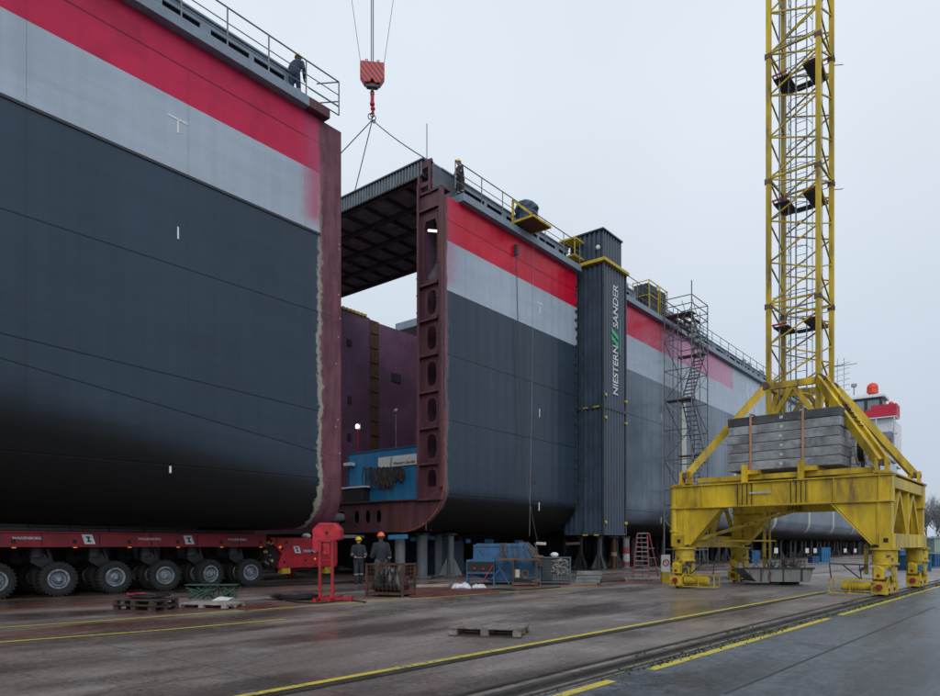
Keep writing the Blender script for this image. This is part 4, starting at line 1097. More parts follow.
# ================================================================== WIRE CRATE
gc = ground(391, 596)
def crate(loc, rz, L, W, H, m, label, name='wire_crate', fillm=None, seed=1, mesh_step=.12):
    C_ = empty(name, label, 'crate', loc, rz); b = MB()
    for x in (-L/2, L/2):
        for y in (-W/2, W/2): b.bar((x, y, 0), (x, y, H), .06)
    for z in (.10, H-.03):
        for y in (-W/2, W/2): b.bar((-L/2, y, z), (L/2, y, z), .045)
        for x in (-L/2, L/2): b.bar((x, -W/2, z), (x, W/2, z), .045)
    b.build('crate_frame', m, C_)
    b = MB(); n = int(L/mesh_step)
    for y in (-W/2+.01, W/2-.01):
        for i in range(1, n): b.bar((-L/2+i*L/n, y, .1), (-L/2+i*L/n, y, H-.03), .008)
        for i in range(1, int(H/mesh_step)): b.bar((-L/2, y, i*mesh_step), (L/2, y, i*mesh_step), .008)
    n = int(W/mesh_step)
    for x in (-L/2+.01, L/2-.01):
        for i in range(1, n): b.bar((x, -W/2+i*W/n, .1), (x, -W/2+i*W/n, H-.03), .008)
        for i in range(1, int(H/mesh_step)): b.bar((x, -W/2, i*mesh_step), (x, W/2, i*mesh_step), .008)
    b.build('wire_mesh', m, C_)
    b = MB(); b.box((0, 0, .11), (L-.06, W-.06, .03)); b.build('crate_floor', m, C_)
    return C_
crate(gc, YAW+R(-20), 1.15, .85, .97, RUST, 'rusty wire crate filled with black plastic in front of the orange helmeted man')
def heap(loc, rz, L, W, H, m, label, name, seed=1, n=10, cat='heap'):
    rn = random.Random(seed); b = MB()
    rows = []
    NX, NY = 14, 10
    V = [[None]*(NY+1) for _ in range(NX+1)]
    for i in range(NX+1):
        for j in range(NY+1):
            u, w_ = i/NX*2-1, j/NY*2-1
            hh = H*max(0, (1-abs(u)**4))*max(0, (1-abs(w_)**4))*rn.uniform(.45, 1.0)
            V[i][j] = b.b.verts.new((u*L/2+rn.uniform(-.02, .02), w_*W/2+rn.uniform(-.02, .02), hh))
    for i in range(NX):
        for j in range(NY): b.b.faces.new((V[i][j], V[i+1][j], V[i+1][j+1], V[i][j+1]))
    b.b.faces.new([V[i][0] for i in range(NX+1)]+[V[NX][j] for j in range(1, NY+1)]+[V[i][NY] for i in range(NX-1, -1, -1)]+[V[0][j] for j in range(NY-1, 0, -1)])
    o = b.build(name, m); o.location = loc; o.rotation_euler = (0, 0, rz)
    s_ = o.modifiers.new('s', 'SUBSURF'); s_.levels = 1; s_.render_levels = 2
    tag(o, label, cat); return o
heap(gc+Vector((0, 0, .14)), YAW+R(-20), 1.05, .78, .95, BLACKP, 'crumpled black plastic sheeting inside the rusty wire crate', 'plastic_sheeting', 3, cat='sheeting')
# white sheets on the ground
heap(ground(461, 589), YAW, .75, .4, .26, CLOTHW, 'left crumpled white plastic bag on the ground before the supports', 'plastic_bag', 5, cat='bag')
heap(ground(479, 588.5), YAW, .55, .4, .20, CLOTHW, 'right crumpled white plastic bag on the ground next to the blue machine', 'plastic_bag', 6, cat='bag')

def ground_hose(pxs, r, m, label):
    P = [ground(*q)+Vector((0, 0, r+.004)) for q in pxs]; Q = []
    for i in range(len(P)-1):
        p0, p1, p2, p3 = P[max(i-1, 0)], P[i], P[i+1], P[min(i+2, len(P)-1)]
        for k in range(6):
            u = k/6; Q.append(.5*((2*p1)+(p2-p0)*u+(2*p0-5*p1+4*p2-p3)*u*u+(3*p1-p0-3*p2+p3)*u**3))
    Q.append(P[-1]); b = MB(); b.path(Q, r, 6); tag(b.build('ground_hose', m), label, 'hose')
ground_hose(((420, 596), (440, 591.5), (470, 592), (498, 589.5), (520, 591), (560, 587.5)), .022, BLACK, 'thin black hose snaking along the ground past the white bags')
ground_hose(((286, 601), (300, 603), (322, 603.5), (345, 601), (366, 603)), .02, BLACK, 'black cable running from the coil past the red stand')
ground_hose(((560, 586), (590, 585.5), (620, 583), (650, 583.5), (668, 581)), .02, mat('faded_orange_hose', (.28, .08, .03), .6), 'faded orange hose on the ground between the wire bin and the warning board')
for i, (px, py, L_, a_, lab) in enumerate(((432, 588, 1.2, .3, 'short timber lying on the rust red plate'), (640, 582, 1.0, -.2, 'timber offcut lying before the stepladder'), (606, 586, .8, .6, 'short timber offcut in front of the dark board'))):
    b = MB(); b.box((0, 0, .05), (L_, .12, .09)); o = b.build('timber', WOODL if i == 0 else WOOD, bevel=.008); o.location = ground(px, py)+Vector((0, 0, .03)); o.rotation_euler = (0, 0, YAW+a_); tag(o, lab, 'timber')

# ================================================================== BLUE MACHINE
gb = ground(506, 584.5)
BM = empty('blue_machine', 'large blue steel skip machine with sloping end under the middle hull', 'machine', gb, YAW+R(-6))
b = MB(); b.prism([(-1.27, .35), (-1.27, 1.50), (-1.1, 1.56), (.78, 1.56), (1.28, .95), (1.28, .25), (.9, .12), (-.6, .12)], 1.3, (0, .75, 0), (1, 0, 0), (0, 0, 1)); b.build('skip_body', BLUE, BM, bevel=.02)
b = MB()
for x in (-1.15, -.3, .5): b.bar((x, .085, 1.5), (x+.45, .085, .9), .05, .02)
b.bar((-1.25, .085, 1.46), (.75, .085, 1.46), .05, .03)
for x in (-.05, .12): b.bar((x, .07, 1.5), (x, .07, .9), .04, .03)
b.build('skip_rib', mat('blue_rib', (.04, .14, .28), .5), BM)
b = MB(); rn = random.Random(12)
for i in range(9): x = rn.uniform(-.2, 1.1); b.path([(x, .0, 1.58), (x+rn.uniform(-.05, .1), -.0, 1.3), (x+rn.uniform(-.1, .25), .0, rn.uniform(.8, 1.1))], .022, 5)
for i in range(4): b.path([(.5+i*.1, .3, 1.6), (.9+i*.08, .05, 1.3), (1.2+i*.05, -.05, .7)], .03, 5)
b.build('hose', mat('dusty_hose', (.10, .085, .075)), BM)
b = MB(); b.prism([(-.6, .0), (.45, .0), (.45, .5), (.2, .62), (-.6, .52)], .62, (-.85, -.3, .42), (1, 0, 0), (0, 0, 1)); b.build('tool_locker', BLUE, BM, bevel=.01)
b = MB(); b.bb(-1.42, -.42, -.613, -.61, .50, .88); b.build('locker_opening', BLACK, BM)
b = MB()
for x in (-1.42, -.42): b.bar((x, -.58, 0), (x, -.58, .45), .05); b.bar((x, -.05, 0), (x, -.05, .45), .05)
b.bar((-1.42, -.58, .25), (-.42, -.58, .25), .03); b.bar((-.35, -.6, .9), (.15, -.6, .05), .04); b.bar((-.55, -.55, .2), (-.1, -.5, .75), .035)
b.build('locker_leg', BLUE, BM)
b = MB(); b.ball((-1.15, -.64, .62), .05); b.ball((-.82, -.64, .60), .05); b.bar((-.9, -.66, .05), (-.45, -.64, .75), .03); b.build('red_valve', RED, BM)
# wooden-rusty workbench
gw = ground(525, 585.5)
WBn = empty('work_bench', 'rusty brown steel trestle bench in front of the blue machine', 'bench', gw, YAW+R(-6))
b = MB()
for x in (-.42, .42):
    for y in (-.3, .3): b.bar((x, y, 0), (x, y, .95), .07)
b.build('bench_leg', RUST, WBn)
b = MB(); b.box((-.25, 0, .98), (1.6, .7, .06)); b.box((0, 0, .3), (.84, .6, .04)); b.box((0, 0, .08), (.95, .7, .08)); b.build('bench_board', mat('rusty_brown_board', (.13, .075, .045), .85, var=.5, scale=4), WBn)
b = MB(); b.tube((-.28, -.2, .32), (-.28, -.2, .60), .10, n=12); b.build('paint_can', mat('cream_paint', (.5, .46, .36)), WBn)
b = MB(); b.ring((0, -.2, .45), .12, .03, 'Y'); b.build('hose_roll', mat('brown_hose', (.10, .06, .04)), WBn)
b = MB(); b.ball((.5, -.1, 1.05), .14, (1.6, 1, .6)); b.build('rag', mat('brown_hose', (.10, .06, .04)), WBn)
# mesh bin with white offcuts
gm = ground(555.5, 584)
crate(gm, YAW+R(-8), 1.12, .9, 1.05, mat('blue_grey_crate_paint', (.05, .09, .12), .6), 'blue grey wire bin full of pale offcuts between bench and concrete blocks', 'wire_bin', mesh_step=.10)
rn = random.Random(17); b = MB()
for i in range(150):
    p_ = (rn.uniform(-.10, .46), rn.uniform(-.36, .3), rn.uniform(.35, .95)); b.box(p_, (rn.uniform(.05, .15), rn.uniform(.05, .12), rn.uniform(.03, .08)), rn.uniform(0, 3))
o = b.build('offcut_pile', mat('pale_offcut', (.36, .34, .30), .8, var=.5, scale=6)); o.location = gm; o.rotation_euler = (0, 0, YAW+R(-8)); tag(o, 'pile of pale offcuts inside the blue grey wire bin', 'offcuts', kind='stuff')
b = MB(); b.bb(-.5, -.12, -.38, .38, .15, .95); o = b.build('gas_bottle_rack', DGREY); o.location = gm; o.rotation_euler = (0, 0, YAW+R(-8)); tag(o, 'dark closed box in the left half of the wire bin', 'box')
b = MB(); b.ball((0, 0, .0), .13, (1.3, 1, .8)); o = b.build('white_canister', WHITE, smooth=True); o.location = gm+Vector((-.05, 0, 1.12)); tag(o, 'small white canister on top of the wire bin', 'canister')
# concrete blocks
gk = ground(587.5, 582)
for i, (dx, dy, z) in enumerate(((0, 0, 0), (.02, .02, .15), (.05, 0, .30))):
    b = MB(); b.prism([(-.52, 0), (.52, 0), (.47, .14), (-.47, .14)], .7, (0, 0, 0), (1, 0, 0), (0, 0, 1)); o = b.build('concrete_block', mat('grey_slab', (.19, .20, .21), .8, var=.3, scale=3), bevel=.012)
    o.location = gk+Vector((dx, dy, z)); o.rotation_euler = (0, 0, YAW+R(-8)+.02*i); tag(o, ('lowest', 'middle', 'topmost')[i]+' grey concrete slab of the low stack right of the wire bin', 'concrete slab')
tag(poly_sheet(((598, 581), (622, 579), (626, 581.5), (602, 583.5)), .08, WOODD, 'timber_board'), 'dark timber board lying right of the concrete slabs', 'board')

# ================================================================== SUPPORTS UNDER THE HULLS
def support(loc, rz, m, label, H=2.06, r=.20, gus=True, parent=None):
    P = empty('keel_support', label, 'support', loc, rz, 'steel supports under the hulls')
    b = MB(); b.tube((0, 0, .04), (0, 0, H-.1), r, n=16); b.build('support_column', m, P, smooth=True)
    if gus:
        b = MB()
        for a in range(4):
            M_ = Matrix.Rotation(math.pi/2*a+.5, 4, 'Z'); d = M_ @ Vector((1, 0, 0)); b.prism([(r-.02, .05), (r+.42, .05), (r+.34, .18), (r-.02, .95)], .03, (0, 0, 0), d, (0, 0, 1))
        b.build('gusset', m, P)
    b = MB(); b.tube((0, 0, 0), (0, 0, .05), r+.2, n=16); b.build('base_plate', m, P)
    b = MB(); b.box((0, 0, H-.06), (.5, .5, .06)); b.box((0, 0, H-.01), (.42, .42, .04)); b.build('cap_plate', WOODD, P)
    return P
def onl(px, l): q = lat(px, l); return Vector((q.x, q.y, 0))
SUPM = mat('pale_support_paint', (.17, .19, .21), .6, var=.35, col2=(.08, .06, .05), thr=.64, streak=True)
s_a = support(onl(400, 22.6), .2, SUPM, 'pale grey round support nearest the orange helmeted man', gus=False, r=.24)
s_b = support(onl(422, 22.0), .2, SUP, 'plain grey round support just right of the wire crate', gus=False, r=.26)
s_c = copy_tree(s_b, onl(437, 22.6), 0, 'plain grey round support second right of the wire crate')
s_d = support(onl(450.5, 21.6), .3, SUP, 'grey support with flared gusset feet left of the blue machine', r=.17)
s_e = copy_tree(s_d, onl(599, 20.6), .6, 'grey support with flared feet behind the concrete slabs')
s_f = support(onl(613.5, 20.6), .3, RUST, 'slim rusty support with a tan collar left of the red and white post', gus=False, r=.14)
b = MB(); b.tube((0, 0, .8), (0, 0, 1.05), .2, n=14); b.build('collar', mat('tan_collar', (.3, .2, .12)), s_f)
s_g = support(onl(626, 20.4), .3, SUPM, 'thick pale support marked with red and white bands by the stepladder', gus=False, r=.22)
b = MB(); b.tube((0, 0, .15), (0, 0, .38), .228, n=16); b.tube((0, 0, .95), (0, 0, 1.35), .228, n=16); b.build('red_band', mat('faded_band_red', (.28, .05, .05), .6, var=.5, scale=6), s_g)
b = MB(); b.tube((0, 0, .46), (0, 0, .94), .226, n=16); b.build('white_band', mat('faded_band_white', (.42, .43, .44), .6, var=.4, scale=6), s_g)
rn = random.Random(77)
n_ = 0
SUPD = mat('dark_support_paint', (.045, .048, .052), .65, var=.4)
proto = None
LBL = 'one of the many grey steel supports standing in rows beneath the hulls'
for y in [24.5+3.0*i for i in range(4)]+[38.5+2.7*i for i in range(30)]+[121+3.6*i for i in range(9)]:
    for l in (22.2, 25.5, 30.0, 34.2):
        if l < 23 and y < 37: continue
        loc = Vector((-l+rn.uniform(-.3, .3), y+rn.uniform(-.5, .5), 0))
        if proto is None:
            proto = support(loc, .3, SUPD, LBL, r=.17)
        else: copy_tree(proto, loc, rn.uniform(0, 1.5))
# supports under the left block behind the trailer
for y in (-2., 2, 6, 10, 14):
    for l in (27., 32.): copy_tree(proto, Vector((-l, y, 0)), rn.uniform(0, 1.5))
# second trailer line, plain dark timbers: hanging rags, lamps
for i, (px, py, l, m, w_, lab) in enumerate(((398, 537, 22.2, BRIGHTB, .9, 'long bright blue cloth strip under the web frame bottom'), (414, 539, 22.4, BRIGHTB, .35, 'short blue cloth hung left of the first plain support'),
        (429, 537.5, 22.3, BRIGHTB, .45, 'blue cloth hung between the two plain supports'), (445.5, 539, 22.3, BRIGHTB, .25, 'small blue cloth hung above the flared support'), (468, 541, 22.0, BRIGHTB, .25, 'small blue cloth hung left of the blue machine top'),
        (489, 541, 22.4, BRIGHTB, .5, 'blue cloth hung behind the blue machine, left one'), (519, 541.5, 22.4, BRIGHTB, .5, 'blue cloth hung behind the blue machine, right one'), (350, 536.5, 25.5, LGREY, 1.4, 'pale metal sheet hung above the yellow helmeted man'),
        (541, 543.5, 20.5, mat('cream_paint', (.5, .46, .36)), .55, 'cream coloured box hung at the foot of the slanting cable'), (573, 543.5, 21, mat('pale_pink_board', (.45, .25, .27), .6), .85, 'pale pink board hung under the hull left of the lift tower'))):
    q = lat(px, l, py); b = MB(); b.box((0, 0, 0), (w_, .08, .16 if m is not BRIGHTB else .2)); o = b.build('hanging_sheet', m, bevel=.02); o.location = (q.x, q.y, q.z); o.rotation_euler = (0, .05*(i % 3-1), YAW)
    tag(o, lab, 'hanging sheet')
# dark screen added beyond the berth to block light under the hulls
b = MB(); b.bb(-38.0, -37.8, -60, 175, 0, 3.6); b.bb(-37.8, -23, 174.8, 175, 0, 3.6)
y = -60
while y < 174: b.bb(-37.8, -37.7, y, y+.12, 0, 3.55); y += 2.5
tag(b.build('light_screen', mat('light_screen_dark', (.028, .03, .034), .8, var=.4, scale=.8)), 'long dark screen added beyond the berth to block light beneath the hulls', 'light screen')
b = MB(); b.bb(-24.3, -22.5, 25.0, 27.2, 0, 1.7); b.build
tag(b.build('dark_cabinet', mat('navy_tarp', (.01, .02, .05), .7, var=.4)), 'dark navy covered cabinet behind the supports, left of the blue machine', 'cabinet')

# ================================================================== BLUE CONTAINER ON TANK TOP
q = lat(420, LH+1.5); 
def frontx(px, y): return colp(px, 0, y)[0]
cy = 25.2
cx0, cz0 = colp(348, 500, cy); cx1, cz1 = colp(421, 450, cy)
ztop = colp(384, 449, cy)[1]
BC = empty('site_container', 'blue site container with white signboard inside the middle block', 'container', (0, 0, 0))
b = MB(); b.bb(cx0, cx1+1.2, cy, cy+2.4, 3.56, ztop); b.build('container_wall', BLUEC, BC, bevel=.03)
b = MB(); b.bb(cx0-.02, cx0+.1, cy-.03, cy, 3.56, ztop); b.bb(cx0, cx1+1.2, cy-.03, cy, ztop-.08, ztop+.02); b.bb(cx0, cx1+1.2, cy-.03, cy, 3.56, 3.68); b.build('container_edge', mat('edge_blue', (.02, .08, .17)), BC)
sx0, sz = colp(379, 0, cy)[0], 0
zs0 = colp(400, 466, cy)[1]; zs1 = colp(400, 455.5, cy)[1]
b = MB(); b.bb(sx0, cx1+.6, cy-.06, cy-.031, zs0, zs1); b.build('signboard', WHITE, BC)
text('Niestern Sander', 'lettering', mat('dark_lettering', (.03, .035, .04)), BC, (sx0+1.15, cy-.062, zs0+.07), (1, 0, 0), (0, 0, 1), 1.55, .17)
b = MB(); b.prism([(sx0+.85, zs0+.04), (sx0+1.0, zs0+.04), (sx0+1.1, zs1-.04), (sx0+.95, zs1-.04)], .01, (0, cy-.064, 0), (1, 0, 0), (0, 0, 1)); b.build('signboard_mark', mat('mark_teal', (.25, .45, .45)), BC)
b = MB(); zx = colp(355, 489, cy)[1]; b.bb(cx0+.05, colp(372, 0, cy)[0], cy-.5, cy-.03, zx, zx+.08); b.bb(cx0+.1, cx0+.6, cy-.4, cy-.03, zx+1.25, zx+1.42); b.build('shelf', WHITE, BC)
b = MB(); b.bb(cx0+.1, colp(370, 0, cy)[0], cy-.45, cy-.03, 3.56, zx-.02); b.build('bench_box', BLACK, BC)
b = MB(); rn = random.Random(15)
for i in range(44):
    px = rn.uniform(366, 406); x = colp(px, 0, cy)[0]; zt_ = colp(px, 468, cy)[1]+rn.uniform(-.1, .05); L_ = rn.uniform(.5, 1.15)*(1 if px < 395 else .6); w_ = rn.uniform(.08, .16)
    n = 12; P = [(x+w_*math.sin(2*math.pi*j/n), cy-.12-rn.uniform(0, .06), zt_-L_/2+L_/2*math.cos(2*math.pi*j/n)) for j in range(n+1)]; b.path(P, .03, 5)
o = b.build('hose_bundle', mat('grimy_hose', (.055, .05, .045), .7, var=.5)); tag(o, 'bundles of looped dark hoses hanging on the front of the blue site container', 'hoses')
lx, lz = colp(358, 426.5, 26.0)
FL = empty('flood_lamp', 'lit round floodlight on a thin red pole above the blue site container', 'lamp', (lx, 26.0, 0))
b = MB(); b.tube((0, 0, ztop), (0, 0, lz-.15), .035); b.build('lamp_pole', RED, FL)
b = MB(); b.ball((0, -.06, lz), .12, (1, .6, 1)); b.build('lamp_head', LAMP, FL, smooth=True)
b = MB(); b.box((0, .06, lz), (.34, .06, .34)); b.bar((-.2, .02, lz-.18), (.2, .02, lz-.18), .03); b.bar((-.2, .02, lz-.18), (-.2, .02, lz+.18), .03); b.bar((.2, .02, lz-.18), (.2, .02, lz+.18), .03); b.build('lamp_housing', DGREY, FL)
b = MB(); b.tube((0, 0, ztop), (0, 0, lz-.15), .001); b.b.free()
lx2 = colp(396, 0, 26.0)[0]
b = MB(); b.tube((lx2, 26.0, ztop), (lx2, 26.0, ztop+2.0), .02); b.ball((lx2, 26, ztop+2.1), .14); tag(b.build('thin_pole', LGREY), 'thin pale pole standing on the right part of the blue site container', 'pole')

# ================================================================== SCAFFOLD TOWER
SC = empty('scaffold_tower', 'tall tubular scaffold tower with zigzag stairs leaning beside the far hull', 'scaffold', (0, 0, 0))
sx = (-19.15, -17.27); sy_ = (44.4, 47.3)
for i, x in enumerate(sx):
    for j, y in enumerate(sy_):
        top_ = 18.9 if (i, j) == (1, 0) else 18.0
        b = MB(); b.tube((x, y, 0), (x, y, top_), .04, n=6)
        b.build('standard', SILV, SC)
xm = (sx[0]+sx[1])/2
for x, y in ((sx[0], (sy_[0]+sy_[1])/2), (sx[1], (sy_[0]+sy_[1])/2), (xm, sy_[0]), (xm, sy_[1])):
    b = MB(); b.tube((x, y, 0), (x, y, 17.2), .032, n=6); b.build('standard', SILV, SC)
for z in [1.2+2.0*k for k in range(8)]+[15.9, 16.9, 17.45, 18.0]:
    b = MB()
    for x in sx: b.tube((x, sy_[0], z), (x, sy_[1], z), .034, n=5)
    for y in sy_: b.tube((sx[0], y, z), (sx[1], y, z), .034, n=5)
    b.build('ledger', SILV, SC)
b = MB()
for k in range(8):
    z = 1.2+2.0*k; a, c_ = (sy_ if k % 2 else sy_[::-1])
    b.tube((sx[1], a, z), (sx[1], c_, z+2), .028, n=5); b.tube((sx[0], a, z), (sx[0], c_, z+2), .028, n=5)
    b.tube((sx[0], sy_[0], z), (sx[1], sy_[0], z+2), .028, n=5) if k % 2 else b.tube((sx[1], sy_[0], z), (sx[0], sy_[0], z+2), .028, n=5)
    b.tube((sx[1], sy_[0], z+1), (sx[1], sy_[1], z+1), .024, n=5)
b.build('diagonal_brace', SILV, SC)
lev = [0.4, 4.2, 7.7, 11.2, 14.6, 16.9]
for k in range(5):
    z0, z1 = lev[k], lev[k+1]
    ya, yb = (sy_[1]-.2, sy_[0]+.4) if k % 2 == 0 else (sy_[0]+.4, sy_[1]-.2)
    xa = sx[1]-.12; w_ = .7
    b = MB()
    if k % 2 == 1 or True:
        for x in (xa, xa-w_): b.bar((x, ya, z0), (x, yb, z1), .05, .12); b.tube((x, ya, z0+.95), (x, yb, z1+.95), .02, n=5)
        n = int((z1-z0)/.28)
        for i in range(n): f_ = (i+.5)/n; b.box((xa-w_/2, ya+(yb-ya)*f_, z0+(z1-z0)*f_), (w_, .22, .035))
    b.build('stair_flight', mat('scaffold_stair', (.15, .15, .16), .55, .3), SC)
for z in lev[1:]:
    b = MB(); y_ = sy_[0]+.45 if lev.index(z) % 2 else sy_[1]-.45
    [b.box((xm, y_+d_, z), (1.85, .22, .05)) for d_ in (-.26, 0, .26)]; b.build('landing', mat('scaffold_board', (.13, .11, .10), .8), SC)
b = MB(); [b.box((xm+d_, (sy_[0]+sy_[1])/2, 16.95), (.24, 2.8, .05)) for d_ in (-.75, -.2, .35)]; [b.box((xm+d_, (sy_[0]+sy_[1])/2-.3, 16.1), (.24, 2.0, .05)) for d_ in (-.5, .1)]; b.build('top_deck', mat('scaffold_board', (.13, .11, .10)), SC)

# ================================================================== STEPLADDER
gl = ground(645, 577)
SL = empty('stepladder', 'tall freestanding stepladder with red side rails beside the lift tower foot', 'ladder', gl, YAW+R(-10))
HL = 2.05
RAIL_ = mat('faded_red_rail', (.30, .05, .05), .6, var=.3)
b = MB()
for s_ in (-1, 1): b.bar((s_*.36-.22, -.55, 0), (s_*.22-.12, 0, HL), .05, .08)
b.build('ladder_rail', RAIL_, SL)
b = MB()
for s_ in (-1, 1): b.bar((s_*.36+.30, .55, 0), (s_*.18+.0, 0, HL), .045, .06)
b.build('rear_leg', RAIL_, SL)
for i in range(9):
    f_ = (i+.6)/9.6; hw = .36-.14*f_; b = MB(); b.box((-.22+.10*f_, -.55+.55*f_, HL*f_), (2*hw, .11, .035)); b.build('step', LGREY, SL)
b = MB(); b.box((-.1, .0, HL), (.5, .3, .05)); b.build('top_step', LGREY, SL)
b = MB()
for i in range(3): b.bar((.0-.15, .4-.12*i, .45+.45*i), (.62-.08*i, .4-.12*i, .45+.45*i), .025)
b.build('rear_brace', LGREY, SL)

# ================================================================== TOWER CRANE
CC = Vector((-6.23, 25.98, 0))
CR = empty('tower_crane', 'yellow rail mounted tower crane with square portal base and lattice mast', 'crane', CC, -RA)
hx_, hy_ = 3.06, 2.6
YB = mat('portal_yellow_paint', (.57, .395, .012), .5, var=.35, scale=1.1, col2=(.15, .095, .03), thr=.47, soft=.24, streak=True, bump=.3)
def girder(y, nm='portal_girder'):
    b = MB(); b.bb(-3.28, 3.28, y-.2, y+.2, 2.8, 3.52); b.bb(-3.30, 3.30, y-.27, y+.27, 3.521, 3.56); b.bb(-3.30, 3.30, y-.27, y+.27, 2.76, 2.799)
    for x in (-2.35, -1.1, .55, 1.75, 2.95): 
        if abs(x) > 1.5 or True: b.bb(x, x+.03, y-.255, y+.255, 2.80, 3.52)
    for x0 in (-1.05, .62):
        for i in range(3): b.bb(x0+i*.16+.1, x0+i*.16+.12, y-.23, y-.2, 2.80, 3.52)
    o = b.build(nm, YB, CR); 
    b = MB()
    for x0 in (-1.10, .55):
        for i in range(4): b.bb(x0+i*.145-.012, x0+i*.145+.012, y-.262, y-.255, 2.82, 3.50)
    b.build('girder_gap', BLACK, o)
    return o
g_ = girder(-hy_); girder(hy_)
b = MB(); b.bb(-.75, -.05, -hy_-.262, -hy_-.258, 3.16, 3.22); b.build('name_plate', mat('plate_pale', (.45, .42, .5)), CR)
for sx_ in (-1, 1):
    for y in (-hy_, hy_):
        b = MB(); b.prism([(sx_*1.72, 2.76), (sx_*3.26, 2.76), (sx_*3.26, 1.52), (sx_*2.80, 1.52)], .36, (0, y, 0), (1, 0, 0), (0, 0, 1))
        b.bar((sx_*1.70, y, 2.77), (sx_*2.79, y, 1.50), .48, .04, up=(0, 1, 0)) if False else b.bar((sx_*1.68, y, 2.75), (sx_*2.78, y, 1.50), .44, .035)
        b.bb(min(sx_*2.9, sx_*3.0), max(sx_*2.9, sx_*3.0), y-.21, y-.18, 1.5, 2.76)
        b.build('leg', YB, CR)
for sx_ in (-1, 1):
    x = sx_*3.14; b = MB()
    b.bb(x-.17, x+.17, -hy_-.27, hy_+.27, 1.42, 1.84); b.bb(x-.14, x+.14, -hy_+.27, hy_-.27, 3.18, 3.50); b.bb(x-.18, x+.18, -hy_-.29, hy_+.29, 3.565, 3.61)
    zs_ = (1.84, 3.18); n = 4
    for i in range(n):
        y0 = -hy_+.35+i*(2*hy_-.7)/n; y1 = y0+(2*hy_-.7)/n
        a, c_ = ((zs_[0], zs_[1]) if i % 2 == 0 else (zs_[1], zs_[0])); b.bar((x, y0, a), (x, y1, c_), .10, .16)
    b.bb(x-.1, x+.1, -.07, .07, 1.84, 3.18)
    b.build('side_frame', YB, CR)
    b = MB(); b.bb(x-.172, x+.172, -hy_-.274, -hy_-.27, 1.56, 1.68) if False else b.box((x, -hy_-.275, 1.64), (.12, .02, .12)); b.build('jack_socket', BLACK, CR)
for sx_ in (-1, 1):
    for y in (-hy_, hy_):
        b = MB(); b.bb(sx_*3.0-.2, sx_*3.0+.2, y-.2, y+.2, 3.61, 3.68); b.bb(sx_*3.0-.17, sx_*3.0-.08, y-.16, y+.16, 3.68, 4.05); b.bb(sx_*3.0+.08, sx_*3.0+.17, y-.16, y+.16, 3.68, 4.05)
        b.tube((sx_*3.0-.2, y, 3.9), (sx_*3.0+.2, y, 3.9), .07, n=10)
        b.build('strut_bracket', YB, CR)
b = MB(); b.tube((-3.38, -hy_-.1, 1.45), (-3.38, -hy_-.1, 3.6), .13, n=14)
for z in (1.95, 2.78, 3.5): b.tube((-3.38, -hy_-.1, z), (-3.38, -hy_-.1, z+.08), .17, n=14)
b.build('corner_jack', YB, CR, smooth=True)
# ballast carrier
b = MB()
for y in (-2.15, -1.05, 1.05, 2.15): b.bb(-2.75, 2.75, y-.09, y+.09, 3.68, 3.84)
for x in (-1.0, .75):
    b.bb(x-.08, x+.08, -2.62, -2.45, 3.57, 4.15); b.bb(x-.02, x+.42, -2.45, 2.45, 3.845, 3.985)
b.build('ballast_carrier', YB, CR)
